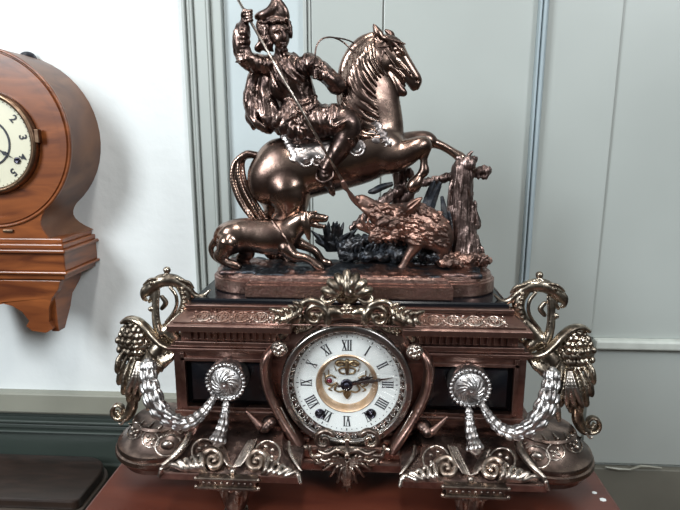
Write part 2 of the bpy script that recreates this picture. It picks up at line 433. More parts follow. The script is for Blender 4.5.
# ================================================================== TABLE
TZ = 750.0
def tz(px, py):
    d = F_PX*_f + (px-340)*_r + (255-py)*_u; t = (TZ/1000-CAM[2])/d[2]; return (CAM+t*d)*1000
tl = tz(85, 508)[0]; tr = (tz(620, 508)[0]+tz(592, 465)[0])/2

t = empty('side_table', ((tl+tr)/2, 60, 0), 'red-brown wooden table under the statue clock', 'table')
yf, yb = -330, 160
MB().box((tl, yf, TZ-24), (tr, yb, TZ)).build('tabletop', M['redwood'], t, bevel=3, smooth=False)
m = MB()
m.box((tl+25, yf+25, TZ-110), (tr-25, yf+45, TZ-24)); m.box((tl+25, yb-45, TZ-110), (tr-25, yb-25, TZ-24))
m.box((tl+25, yf+45, TZ-110), (tl+45, yb-45, TZ-24)); m.box((tr-45, yf+45, TZ-110), (tr-25, yb-45, TZ-24))
m.build('apron', M['redwood'], t, smooth=False)
for x in (tl+42, tr-42):
    for y in (yf+42, yb-42):
        m = MB(); m.lathe([(19, TZ-24), (19, TZ-150), (14, TZ-170), (20, TZ-200), (16, 300), (12, 60), (15, 30), (13, 0)], (x, y, 0), 'Z', 20)
        m.build('leg', M['redwood'], t)
for px, py, nm in ((594.5, 493, 'pale chip on the table top at its right edge, beside the clock'), (603, 500, 'larger pale chip on the table top at its right edge, nearest the camera')):
    q_ = tz(px, py); x, y = q_[0], q_[1]; k_ = 1.0 if py < 495 else 1.3
    v = []
    for zz in (TZ, TZ+.6):
        for a_, b_ in ((-2.4, -.5), (-.6, -1.2), (1.9, -.8), (2.5, .5), (.4, 1.3), (-2.0, .9)): v.append((x+a_*k_, y+b_*k_*1.6, zz))
    f = [(5, 4, 3, 2, 1, 0), (6, 7, 8, 9, 10, 11)]+[(i, (i+1) % 6, (i+1) % 6+6, i+6) for i in range(6)]
    ch = MB().add(v, f).build('paint_chip', M['plaster'], None, smooth=False, loc=(x, y, TZ)); ch['label'] = nm; ch['category'] = 'paint chip'
# ================================================================== DARK CABINET (lower left)
ca = empty('dark_cabinet', (-520, 200, 0), 'low dark wooden cabinet with rounded corner beside the red-brown table', 'cabinet')
cy0, cy1 = 165.0, 278.0
cx1 = W(84, 488, cy0+20)[0]; ztop = W(40, 500, cy0)[2]
def rplan(x1, y0, y1, r0, r1):
    o = [(-950, y0)]
    for i in range(7): a = math.radians(-90+i*15); o.append((x1-r0+r0*math.cos(a), y0+r0+r0*math.sin(a)))
    for i in range(9): a = math.radians(i*90/8); o.append((x1-r1+r1*math.cos(a), y1-r1+r1*math.sin(a)))
    o.append((-950, y1)); return o
MB().slab(rplan(cx1, cy0, cy1, 10, 46), ztop-16, ztop).build('top', M['darkwood'], ca, bevel=3, smooth=False)
MB().slab(rplan(cx1+4, cy0-8, cy1+4, 10, 46), ztop-24, ztop-16).build('edge_moulding', plain('brown_edge', (0.07, 0.055, 0.045), 0.4), ca, bevel=2, smooth=False)
MB().slab(rplan(cx1-6, cy0+6, cy1-2, 8, 42), 0, ztop-24).build('body', M['darkwood'], ca, bevel=2, smooth=False)
# ================================================================== WALL CLOCK
YC = 218.0                                     # front face plane; back on the wall
def cp(px, py, Y=YC): q = W(px, py, Y); return (q[0], q[2])
c0 = cp(-16, 139); RC = cp(70.6, 139)[0]-c0[0]
dc = cp(-12.6, 142.5, YC-6); RD = cp(37, 142, YC-6)[0]-dc[0]
wc = empty('wall_clock', (c0[0], YW, c0[1]), 'round orange walnut wall clock hanging on the white plaster', 'clock')
# case back body: circle flowing into a flared neck
def case_outline(flare):
    o = []; zb_ = cp(0, 238)[1]
    for i in range(41):
        a = math.radians(-52+i*(284/40.0)); o.append((c0[0]+RC*math.cos(a), c0[1]+RC*math.sin(a)))
    xr, zr = o[0]
    right = []
    xe = cp(49, 238)[0] if not flare else cp(49, 238)[0]+22
    for i in range(1, 8):
        tt = i/7; right.append((xr+(xe-xr)*tt**3 - 9*math.sin(math.pi*tt), zr+(zb_-zr)*tt))
    left = [(2*c0[0]-x, z) for x, z in right]
    return list(reversed(right))+o+left
fo = case_outline(False); bo = case_outline(True)
m = MB(); m.prism(fo, YC, YC+4); m.build('front_board', M['walnut'], wc, smooth=False)
m = MB(); m.loft([[(x, YC+3, z) for x, z in fo], [(x, YC+20, z) for x, z in fo], [(x*.6+bx_*.4, YC+50, z*.6+bz*.4) for (x, z), (bx_, bz) in zip(fo, bo)], [(x, YW, z) for x, z in bo]])
m.build('case', M['walnut_side'], wc, autos=True)
m = MB(); m.ring([(RC-3, -2), (RC+0.5, -2), (RC+0.5, 3), (RC-3, 3)], (c0[0], YC, c0[1])); m.build('edge_bead', M['walnut'], wc)
m = MB(); m.lathe([(RC-4, 0.1), (RC-5, -2.5), (RC-14, -2.5), (RC-14, 0.1)], (c0[0], YC, c0[1]), 'Y', 96); m.build('round_panel', M['walnut'], wc, autos=True)
zt0 = cp(0, 238)[1]; zt1 = cp(0, 243)[1]; zt2 = cp(0, 252)[1]; zt3 = cp(0, 272)[1]; zt4 = cp(0, 281)[1]
xr0 = W(99.5, 250, YW)[0]; xl0 = 2*c0[0]-xr0
YB_ = next(y for y in np.arange(YC, YC-90, -1.0) if W(63.5, 252, y)[0] > xr0-0.4 or y < YC-88)

m = MB()
q_z = lambda py: W(20, py, YB_)[2]
zt1 = q_z(245); zt2 = q_z(252); zt3 = q_z(272); zt4 = q_z(281)
m.box((xl0+9, YB_+14, zt1), (xr0-9, YW, zt0)); m.box((xl0+4, YB_+6, zt2+3), (xr0-4, YW, zt1)); m.box((xl0-1, YB_, zt2-2), (xr0+1, YW, zt2+3))
m.box((xl0+4, YB_+6, zt3), (xr0-4, YW, zt2-2))
m.box((xl0, YB_+2, zt3-4), (xr0, YW, zt3)); m.box((xl0+8, YB_+9, zt4), (xr0-8, YW, zt3-4))
m.build('base_box', M['walnut'], wc, bevel=1.5, smooth=False)
# shaped apron with feet
YA_ = YB_+10
def q(px, py): return cp(px, py, YA_)
ap = [q(60, 281), q(58, 290), q(52, 298), q(49, 308), q(49, 322), q(53, 329), q(46, 333), q(32, 331), q(26, 326), q(29, 321), q(22, 312), q(12, 306), q(0, 303), q(-16, 302)]
full = [(x, z) for x, z in ap]+[(2*c0[0]-x, z) for x, z in reversed(ap)]
MB().prism(full, YA_, YA_+10).build('apron', M['walnut'], wc, bevel=1.2, smooth=False)
for sgn in (1, -1):
    # side brackets, profile in depth
    pr = [(YC+2, 0), (YC+2, zt4*0)]
    zs = [q(60, 281)[1], q(58, 292)[1], q(52, 303)[1], q(49, 315)[1], q(49, 333)[1]]
    dy = [YW, YW-8, YW-34, YA_+44, YA_+24]
    v = []
    xo = q(52, 300)[0]
    for z, y in zip(zs, dy):
        for x in (xo-10, xo):
            xx = x if sgn > 0 else 2*c0[0]-x
            v += [(xx, YA_+8, z), (xx, y, z)]
    f = []
    for i in range(4):
        b = i*4; n_ = b+4
        f += [(b, b+1, n_+1, n_), (b+2, n_+2, n_+3, b+3), (b, n_, n_+2, b+2), (b+1, b+3, n_+3, n_+1)]
    f += [(0, 2, 3, 1), (16, 17, 19, 18)]
    MB().add(v, f).build('side_bracket', M['walnut'], wc, smooth=False)
bz_ = MB(); bz_.ring([(RD, -2), (RD-1, -7), (RD-4, -9), (RD-8, -6), (RD-8, 0), (RD, 2)], (dc[0], YC-2, dc[1])); bz_.build('bezel', M['oldbrass'], wc)
dl = MB().lathe([(RD-7, 2), (RD-7, -1), (0.01, -1)], (dc[0], YC-4, dc[1]), 'Y', 64).build('dial', M['agedial'], wc, autos=True)
def text_mesh(txt, size):
    cu = bpy.data.curves.new('t', 'FONT'); cu.body = txt; cu.size = size; cu.align_x = 'CENTER'; cu.align_y = 'CENTER'; cu.extrude = 0.25; cu.offset = 0.25
    ob = bpy.data.objects.new('t', cu); COL.objects.link(ob)
    bpy.context.view_layer.update()
    me = bpy.data.meshes.new_from_object(ob.evaluated_get(bpy.context.evaluated_depsgraph_get()))
    v = [tuple(p.co) for p in me.vertices]; f = [tuple(p.vertices) for p in me.polygons]
    bpy.data.objects.remove(ob); bpy.data.curves.remove(cu); bpy.data.meshes.remove(me)
    return v, f
DY = YC-5.6
for h in range(1, 13):
    v, f = text_mesh(str(h), 15); a = math.radians(h*30-8); rr = RD-19
    vv = [(dc[0]+rr*math.sin(a)+x*math.cos(a)+y*math.sin(a), DY-z, dc[1]+rr*math.cos(a)-x*math.sin(a)+y*math.cos(a)) for x, y, z in v]
    MB().add(vv, f).build('numeral', M['ink'], dl, smooth=False)
m = MB()
for i in range(60):
    a = math.radians(i*6-8); m.ball((dc[0]+(RD-10)*math.sin(a), DY, dc[1]+(RD-10)*math.cos(a)), 0.6, 6)
m.build('minute_dots', M['ink'], dl)
m = MB().ring([(29, -0.4), (31.5, -0.4), (31.5, 0.3), (29, 0.3)], (dc[0], DY, dc[1])); m.build('ring_mark', M['ink'], dl, smooth=False)
m = MB(); hx, hz = cp(17.5, 160.5, DY); m.lathe([(4.4, 0.5), (4.4, -1.2), (2.2, -1.2), (2.0, 0.3)], (hx, DY, hz), 'Y', 20); m.build('winding_hole', M['handm'], dl)
def dhand(ang, L, w, y):
    a = math.radians(ang); d = np.array((math.sin(a), 0, math.cos(a))); n = np.array((math.cos(a), 0, -math.sin(a))); c = np.array((dc[0], y, dc[1]))
    o = [c-n*w, c+d*L*.55-n*w*.5, c+d*L*.68-n*w*2.2, c+d*L*.8-n*w*.6, c+d*L, c+d*L*.8+n*w*.6, c+d*L*.68+n*w*2.2, c+d*L*.55+n*w*.5, c+n*w]
    return [(p[0], p[2]) for p in o]
m = MB(); m.prism(dhand(122, 40, 1.4, DY), DY-2.4, DY-1.4); m.lathe([(4, 1.5), (4, -3.2), (2, -3.8)], (dc[0], DY, dc[1]), 'Y', 20); m.build('hour_hand', M['ink'], wc, smooth=False)
m = MB(); m.prism(dhand(305, 46, 1.2, DY), DY-3.6, DY-2.8); m.build('minute_hand', M['ink'], wc, smooth=False)
ex = cp(37.5, 136, YC-6); m = MB(); m.box((ex[0]-2.5, YC-10, ex[1]-9), (ex[0]+4, YC-3, ex[1]+9)); m.build('bezel_hinge', M['oldbrass'], wc, bevel=1, smooth=False)
lp = cp(10, 231, YC-1); m = MB(); m.box((lp[0]-9, YC-3, lp[1]-2), (lp[0]+5, YC+1, lp[1]+2)); m.build('latch_plate', M['oldbrass'], wc, bevel=.6, smooth=False)
hk = S(1.0); hk.chain([(19, 62, YW-22, 3.0), (24, 55.5, YW-16, 3.0), (31, 56, YW-8, 3.0), (36, 62, YW-6, 2.6), (39, 68, YW-6, 2.2)], fy=.5); hk.build('hanging_loop', M['ink'], wc, 0.9)
# ================================================================== MANTEL CLOCK
def zc(py, Y, px=430): return W(px, py, Y)[2]
def xc(px, py, Y): return W(px, py, Y)[0]
DZ = W(346.5, 387, 0)[2]
ck = empty('mantel_clock', (0, 40, TZ), 'ornate bronze and silver mantel clock with white dial, standing on the red-brown table', 'clock')
ZB0, ZB1 = TZ+36, 808.0
# --- base
base = MB().slab([(-205, -6), (205, -6), (205, 118), (-205, 118)], ZB0+4, ZB1-4).build('base', M['case'], ck, bevel=3, smooth=False)
MB().slab([(-190, -12), (190, -12), (190, 112), (-190, 112)], ZB0-6, ZB0+6).build('lower_moulding', M['case'], base, bevel=3, smooth=False)
LX, LY, LR = xc(592, 447, 20)-50, 20.0, 50.0
LOFF = 6.0                                     # the left end sits a little nearer the middle

for sg in (1, -1):
    m = MB(); m.lathe([(0.01, 772), (36, 772), (42, 776), (44, 784), (LR-2, 785), (LR, 788), (LR-.5, 792), (LR-2.5, 793), (LR-2, 795), (LR-3, 798), (LR-6, 799), (LR-9, 801), (LR-14, 805), (LR-18, 810), (LR-20, 816), (LR-19, 818), (LR-21, 820), (0.01, 820.5)], (sg*LX+(LOFF if sg < 0 else 0), LY, 0), 'Z', 72)
    m.build('end_lobe', M['lobe'], ck, autos=True)
def lobe_y(px, py):                           # front surface of the right lobe under a pixel
    for Y in np.arange(-45, 40, 0.6):
        w = W(px, py, Y); r = math.hypot(w[0]-LX, w[1]-LY); z = w[2]
        prof = [(50, 790), (48, 794), (46, 798.5), (41, 801), (36, 805), (32, 810), (30, 816), (29, 820.5)]
        if z > 820.5: continue
        rr = np.interp(z, [p[1] for p in prof], [p[0] for p in prof])
        if r <= rr: return float(Y)
    return 22.0
s = S(0.0)
ly = lambda x, y: lobe_y(x, y)-0.5
for i in range(20):                           # oval cabochon in its ring
    a = 2*math.pi*i/20; b = 2*math.pi*(i+1)/20
    p = [(536+13.5*math.cos(t)+3*math.sin(t), 457-10.5*math.sin(t)-4*math.cos(t)*-1) for t in (a, b)]
    s.chain([(x, y, ly(x, y), 1.2) for x, y in p])
s.ell(537.5, 457, ly(537.5, 457), 7.5, 4, 5.5, 20)
for (cx, cy, rx, ry, ro) in ((555, 452, 9.5, 8.5, -25), (573.5, 444.5, 7.5, 9.5, -35)):
    pr = None
    for i in range(17):
        a = 2*math.pi*i/16; x0, y0 = rx*math.cos(a), ry*math.sin(a)*(1+0.18*math.cos(a)); c_, s_ = math.cos(math.radians(ro)), math.sin(math.radians(ro))
        q_ = (cx+x0*c_-y0*s_, cy+x0*s_+y0*c_)
        if pr: s.chain([(*pr, ly(*pr), 0.9), (*q_, ly(*q_), 0.9)])
        pr = q_
    for dx, dy, r in ((-3.6, -1, 1.9), (2.5, -3.5, 1.9), (3.4, 2.4, 1.9), (-1.6, 4, 1.7), (0, 0, 1.5)):
        s.chain([(cx+dx, cy+dy, ly(cx+dx, cy+dy), r), (cx+dx+.5, cy+dy+.8, ly(cx+dx, cy+dy), r)])
for i in range(7):
    x0 = 520+i*11; y0 = 436-i*0.9+0.25*(i-3)**2
    s.chain([(x0, y0, ly(x0, y0), .8), (x0+4, y0+5, ly(x0+4, y0+5), 1.3), (x0+7, y0+4, ly(x0+7, y0+4), .7)])
s.build('lobe_ornament', M['antiqued'], ck, 0.75, both=True, mdx=LOFF)
# --- body box
HB = 178.0
z_fb = zc(413, 15); z_ft = zc(357, 6)
MB().box((-HB+4, 26, ZB1-4), (HB-4, 116, z_ft)).build('body', M['case'], ck, smooth=False)
m = MB()                                      # mouldings under the panels
za = ZB1-4
for z0, z1, hw, yy in ((za, za+5, HB+8, 2), (za+5, za+10, HB+3, 7), (za+10, z_fb-5, HB-2, 12), (z_fb-5, z_fb, HB+2, 8)):
    m.box((-hw, yy, z0), (-38, 118, z1)); m.box((38, yy, z0), (hw, 118, z1)); m.box((-40, 26, z0), (40, 116, z1))
m.build('base_moulding', M['case'], ck, bevel=1.4, smooth=False)
# --- panels with copper frames
pz0, pz1 = z_fb+3, zc(362.5, 15)
pxl = xc(432, 390, 15)-10; pxr = xc(513, 385, 15)
for sg in (1, -1):
    X = lambda a, b: (min(sg*a, sg*b), max(sg*a, sg*b))
    m = MB()
    a, b = X(pxr+1, HB); m.box((a, 10, z_fb), (b, 30, z_ft))
    a, b = X(60, pxr+1); m.box((a, 10, pz1), (b, 30, z_ft)); m.box((a, 10, z_fb), (b, 30, pz0))
    a, b = X(pxr-1.5, pxr+3); m.box((a, 7.5, z_fb+2), (b, 12, z_ft-2)); a, b = X(60, pxr+3); m.box((a, 7.5, pz1-1), (b, 12, pz1+2.5))
    m.ball((sg*HB*.955, 9.5, (pz0+pz1)/2+4), (1.6, 1.4, 1.6)); m.ball((sg*HB*.955, 9.5, (pz0+pz1)/2-1), (1.4, 1.2, 1.4)); m.ball((sg*HB*.955, 9.5, pz1-8), (1.1, 1.2, 1.1))
    m.ball((sg*120, 7.5, pz1+2), (2.4, 1.6, 1.6))
    fr = m.build('panel_frame', M['case'], ck, bevel=1.0, smooth=False)
    a, b = X(60, pxr); c = 6.5                 # bevelled black slab
    v = [(a, 19, pz0), (b, 19, pz0), (b, 19, pz1), (a, 19, pz1), (a+c, 13.5, pz0+c), (b-c, 13.5, pz0+c), (b-c, 13.5, pz1-c), (a+c, 13.5, pz1-c), (a, 24, pz0), (b, 24, pz0), (b, 24, pz1), (a, 24, pz1)]
    MB().add(v, [(4, 5, 6, 7), (0, 1, 5, 4), (1, 2, 6, 5), (2, 3, 7, 6), (3, 0, 4, 7), (8, 9, 1, 0), (9, 10, 2, 1), (10, 11, 3, 2), (11, 8, 0, 3), (11, 10, 9, 8)]).build('black_panel', M['black'], ck, smooth=False)
# --- upper mouldings, dentils, cornice, frieze
zm = zc(347.5, 0)
m = MB(); H = zm-z_ft
for f0, f1, hw, yy in ((0, .25, HB, 4), (.25, .5, HB+3, 0), (.5, .62, HB, 4), (.62, 1, HB-5, 3)): m.box((-hw, yy, z_ft+f0*H), (-64, 120, z_ft+f1*H)); m.box((64, yy, z_ft+f0*H), (hw, 120, z_ft+f1*H)); m.box((-66, 24, z_ft+f0*H), (66, 118, z_ft+f1*H))
m.build('upper_moulding', M['case'], ck, bevel=1.2, smooth=False)
z1 = zc(336.5, -6); zl = zc(331, -8)
m = MB(); m.box((-HB+10, 8, zm), (-58, 118, z1)); m.box((58, 8, zm), (HB-10, 118, z1)); m.box((-60, 24, zm), (60, 116, z1)); m.build('dentil_band', M['case'], ck, smooth=False)
for sg in (1, -1):
    m = MB(); m.box(tuple(min(p) for p in zip((sg*60, 7, zm+1), (sg*(HB-14), 8.5, zm+2))), tuple(max(p) for p in zip((sg*60, 7, zm+1), (sg*(HB-14), 8.5, zm+2))))
    for i in range(9, 25): m.box((sg*i*6.6-1.9, 4.5, zm+1.5), (sg*i*6.6+1.9, 9, z1-1.0))
    m.build('dentil_row', M['case'], ck, smooth=False, bevel=.5)
zt_ = zc(306.5, 18, 350); hw0, hw1 = 176.5, 162.0
m = MB()
ring = lambda hw, yf_, z: [(-hw, yf_, z), (hw, yf_, z), (hw, 122, z), (-hw, 122, z)]
ring2 = lambda hw, yf_, z: [(-hw, yf_, z), (-54, yf_, z), (-54, 18, z), (54, 18, z), (54, yf_, z), (hw, yf_, z), (hw, 122, z), (-hw, 122, z)]
zu = zt_-3.5; zf = zl+2.5
m.loft([ring2(hw0-9, 2, z1-2.5), ring2(hw0-4, -3, z1), ring2(hw0, -8, z1+.5), ring2(hw0, -8, zl), ring2(hw0-1.5, -6.5, zl+1.2), ring2(hw0-2, -4, zf), ring2(hw1+1.5, 16, zu-1.5), ring2(hw1+2, 14, zu), ring2(hw1+2, 14, zt_), ring2(hw1, 17, zt_+.5)])
cn = m.build('cornice', M['case'], ck, bevel=.5, smooth=False)
def frieze_pt(x, t):                          # t 0 bottom .. 1 top of the sloping face
    return (x, -4+20*t-1.0, zf+(zu-1.5-zf)*t)
fm = metal('worn_silver_copper', (0.30, 0.19, 0.15), (0.62, 0.52, 0.46), 0.3, 30, bump=.05)
for sg in (1, -1):
    s = S(0.0)
    def wch(pts, r): s.chain([(*frieze_pt(sg*x, t), r) for x, t in pts], world=True, n=2)
    x = 66.0
    while x < hw1-5:
        if x < hw1-9:
            wch([(x+7.2*math.cos(a_), .5+.36*math.sin(a_)) for a_ in np.linspace(0, 6.283, 13)], .95)
            for mi in (1, -1):
                wch([(x, .16), (x+mi*4.2, .34), (x+mi*4.4, .62), (x+mi*1.6, .68), (x+mi*1.8, .5)], .8)
            wch([(x, .25), (x, .82)], 1.0)
        xx = x+9.6
        if xx < hw1-4:
            for tt in (.16, .5, .84): wch([(xx-.4, tt), (xx+.4, tt)], 1.15)
            wch([(xx-2.2, .3), (xx, .42), (xx+2.2, .3)], .6); wch([(xx-2.2, .7), (xx, .58), (xx+2.2, .7)], .6)
        x += 19.2
    s.build('frieze_scrollwork', fm, cn, 0.6)
m = MB()
for tt in (0.02, 0.97):
    a = frieze_pt(-hw0+6 if tt < .5 else -hw1, tt); b = frieze_pt(hw0-6 if tt < .5 else hw1, tt); m.tube([a, b], .8, 6)
m.build('frieze_bead', M['case'], cn)
# --- black plinth
zp0, zp1 = zt_+.3, zc(300.5, 24, 350)
m = MB(); m.loft([ring(160, 21, zp0), ring(160, 21, zp0+3), ring(159, 22, zp1-2), ring(157, 24, zp1)]); m.build('black_plinth', M['black'], ck, smooth=False)
PZ = zp1
# --- shield behind the dial (curved polished straps)
sh = S(3.0)
sh.ell(346.5, 392, 22, 76, 18, 66)
sh.ell(346.5, 340, 22, 60, 14, 26)
for X_ in (1,):
    # strap drawn on the right side, mirrored in world later
    pass
shp = [(346.5, 318), (372, 322), (395, 330), (410, 338), (424, 350), (431, 363), (431, 382), (427, 398), (418, 412), (407, 428), (396, 446), (388, 452), (370, 456), (346.5, 458)]
out = [(W(a, b, 8)[0], W(a, b, 8)[2]) for a, b in shp]
out = [(0, out[0][1])]+out[1:-1]+[(0, out[-1][1])]
full = out+[(-x, z) for x, z in reversed(out[1:-1])]
def ray_out(a):
    d = (math.cos(a), math.sin(a)); best = 60.0
    for (x0, z0), (x1, z1) in zip(full, full[1:]+full[:1]):
        z0 -= DZ; z1_ = z1-DZ; ex_, ez_ = x1-x0, z1_-z0; den = d[0]*ez_-d[1]*ex_
        if abs(den) < 1e-9: continue
        t = (x0*ez_-z0*ex_)/den; u = (x0*d[1]-z0*d[0])/den
        if t > 0 and -1e-6 <= u <= 1+1e-6: best = max(best, t)
    return best
m = MB(); n_ = 144; R_o = [max(61.5, ray_out(2*math.pi*i/n_)) for i in range(n_)]
def rg(fr, y, inner=False): return [((58.5 if inner else r_-fr)*math.cos(2*math.pi*i/n_), y, DZ+(58.5 if inner else r_-fr)*math.sin(2*math.pi*i/n_)) for i, r_ in enumerate(R_o)]
rs = [rg(0, 30), rg(0, 11), rg(1, 9), rg(2.8, 8), rg(0, 8, True), rg(0, 30, True)]
m.loft(rs+[rs[0]], cap=False); m.build('dial_shield', M['case'], ck, autos=True)
st = S(2.5)
st.chain([(421, 350, 4, 3), (427.5, 360, 2, 4.6), (429, 374, 2, 4.8), (425, 394, 2, 4.6), (413, 418, 0, 4.6), (400, 437, -2, 5.0), (392, 449, -3, 5)], fy=2.0)
st.build('shield_strap', M['case'], ck, 0.9, both=True)
rb = S(0.3)
for i in range(3):
    rb.chain([(419-i*3.2, 414-i*1.5, -4, .6), (407-i*3.0, 433-i*.9, -7, 1.0), (396-i*2.6, 448-i*.2, -7, 1.3)], fy=1.2)
rb.chain([(386, 450, -8, 3), (399, 452, -9, 3.4)])
rb.build('strap_ribs', M['antiqued'], ck, 0.75, both=True)
ro = S(0.4); ro.ell(415, 352, -1, 9, 5, 9)
for i in range(9):
    a = i*2*math.pi/6; r = 4.6 if i < 6 else 1.2
    ro.ell(415+r*math.cos(a+.3), 352-r*math.sin(a+.3), -6.5, 2.5, 2.3, 2.5)
ro.ell(415, 352, -8, 2.3, 2.2, 2.3)
ro.build('rosette', M['antiqued'], ck, 0.75, both=True)
# scrolls and leaves over the dial
cs = S(0.6)
cs.chain(spiral(378, 317, -4, 13.5, 2, 200, -1.25, 3.8, 1.8, 22, 1), fy=1.6)
cs.chain([(366, 313, -5, 3.2), (372, 304.5, -6, 3.4), (384, 302, -6, 3.4), (393, 307, -6, 3.6), (402, 315, -7, 4.0), (411, 318, -9, 3.6), (423, 312, -10, 2.0)])
for i, (x, y) in enumerate(((392, 309), (397, 313), (403, 316), (409, 318), (415, 317))):
    cs.chain([(x, y, -9, 2.3), (x+3.5, y-4.0, -12, 2.2), (x+8, y-5.5, -11, 1.0)]); cs.chain([(x, y, -9, 2.4), (x+1.5, y+4.5, -12, 2.4), (x+5.5, y+8.0, -11, 1.1)])
cs.chain([(395, 318, -1, 5), (405, 328, 0, 4), (412, 338, 1, 4)], k=2)
cs.chain([(352, 313, -1, 5), (362, 312, -2, 5), (370, 316, -1, 4)], k=3)
for i in range(5):
    for j in range(4):
        x = 381+i*4.0; y = 319+i*2.4+j*2.7-2; cs.ell(x, y, 2, 1.2, 3, 1.2, k=0)
cs.ell(389, 324, 8, 16, 6, 9, 32)
cs.build('crest_scroll', M['brass'], ck, 0.8, both=True)
cr_ = S(0.8)
cr_.ell(347, 291, 6, 15, 6, 15)
for i, a in enumerate((90, 62, 118, 36, 144, 12, 168)):
    L = (20, 19, 19, 20, 20, 22, 22)[i]; c_, s_ = math.cos(math.radians(a)), math.sin(math.radians(a))
    cr_.chain([(347+5*c_, 297-5*s_, 0, 2.0), (347+L*.6*c_, 296-L*.65*s_, -6, 4.4), (347+L*c_, 295-L*1.05*s_, -3, 4.2), (347+L*1.06*c_, 295-L*1.14*s_, 2, 3.0)])
    cr_.chain([(347+L*.45*c_, 296-L*.5*s_, -8, .9), (347+L*.95*c_, 295-L*1.0*s_, -5, 1.1)], k=.2)
cr_.ell(347, 289, -9, 4, 4, 8); cr_.ell(350, 293, -10, 3, 3, 4)
for a in range(6): cr_.ell(347+4.2*math.cos(a*1.047), 309-4.2*math.sin(a*1.047), -7, 2.3, 2.3, 2.3, k=.2)
cr_.ell(347, 309, -9, 2, 2, 2, k=.1)
cr_.chain([(334, 312, -1, 4.5), (347, 314, -2, 5), (360, 312, -1, 4.5)])
for sx_ in (-1, 1): cr_.chain([(347+sx_*12, 299, -3, 2), (347+sx_*20, 303, -5, 2.8), (347+sx_*25, 299, -3, 2.2), (347+sx_*22, 294, -3, 1.4)])
cr_.build('crest_shell', M['brass'], ck, 0.8)
# --- bezel, reveal ring, dial
c = (0, 0, DZ)
m = MB(); m.ring([(66.0, 6), (66.5, 1), (65.3, -2.5), (63.5, -3.6), (61.5, -2.6), (60.2, -3.4), (58.5, -2.2), (57.8, 1), (57.8, 11), (66, 13)], c, 128); bzl = m.build('bezel', M['bezel'], ck)
m = MB(); m.ring([(58.2, 0.5), (53.6, 7.4), (53.6, 12), (58.2, 12)], c, 128); m.build('reveal_ring', M['bronze_dark'], bzl)
m = MB()
for i in range(44):                           # tongue ornament on the reveal
    a = 2*math.pi*i/44; ca, sa = math.cos(a), math.sin(a)
    def pt(r, o, h): return np.array((r*ca-o*sa, h, DZ+r*sa+o*ca))
    m.tube([pt(57.6, 0, 0.6), pt(56.4, -1.8, 2.2), pt(54.7, -2.0, 4.8), pt(54.0, 0, 6.0), pt(54.7, 2.0, 4.8), pt(56.4, 1.8, 2.2), pt(57.6, 0, 0.6)], .62, 6)
    m.ball(pt(55.8, 0, 2.8), (.9, .9, .9), 6)
m.build('reveal_tongues', M['bezel'], bzl)
DYF = 7.5                                      # dial face plane
m = MB(); m.ring([(54.2, DYF), (30.5, DYF), (30.5, DYF+4.5), (54.2, DYF+4.5)], c, 128); dial = m.build('dial', M['dialw'], ck, smooth=False)
m = MB(); m.ring([(31.6, DYF-.5), (30.6, DYF-1.2), (29.6, DYF-.3), (25.6, DYF+7.2), (25.6, DYF+8), (31.6, DYF+8)], c, 96); m.build('centre_ring', M['gold'], dial, autos=True)
MB().lathe([(26, DYF+9), (26, DYF+7), (0.01, DYF+7)], c, 'Y', 64).build('centre_disc', M['dialw'], dial, autos=True)
fi = S(0.2); YF = DYF+6.2
def wp(x, y, r, yy=YF): return (x, yy, DZ+y, r)
def fch(pts, yy=YF): fi.chain([wp(x, y, r, yy) for x, y, r in pts], world=True)
for sg in (1, -1):
    fch([(sg*2, 20, 1.6), (sg*7, 21.5, 1.9), (sg*11, 19, 1.8), (sg*8, 17, 1.3), (sg*4, 18, 1.2)]); fch([(sg*3, 15, 1.1), (sg*8, 13, 1.1), (sg*7, 9, 1.0), (sg*3, 8, .9)])
    fch([(sg*12, 3.5, 1.0), (sg*17, 6, 1.0), (sg*22, 3, 1.0), (sg*21, -3, 1.0), (sg*16, -5, 1.0), (sg*11, -2, .8)]); fch([(sg*19, 6, .6), (sg*19, 12, .5)]); fch([(sg*22, 4, .6), (sg*23.4, 9, .5)])
    fch([(sg*10, -3, .9), (sg*13, -9, .9), (sg*9, -12, .9), (sg*4, -11, 1)]); fch([(sg*15, -6, .7), (sg*19, -9, .8), (sg*16, -11, .6)])
    fch([(sg*1, -9, 1.4), (sg*3, -14, 1.2), (0, -19, 1.0)]); fch([(sg*11, 11, .6), (sg*13, 16, .4)])
fch([(0, 22, 2.2), (0, 15, 2.4), (0, 8, 1.6)]); fch([(0, -8, 2.0), (0, -17, 1.2)])
fi.build('filigree', M['oldgold'], dial, 0.5)
for sg in (1, -1):
    m = MB(); m.lathe([(3.0, 0), (2.8, -1.2), (1.8, -2.2), (.01, -2.6)], (sg*18, YF, DZ), 'Y', 16); m.build('jewel', M['jewel'], dial)
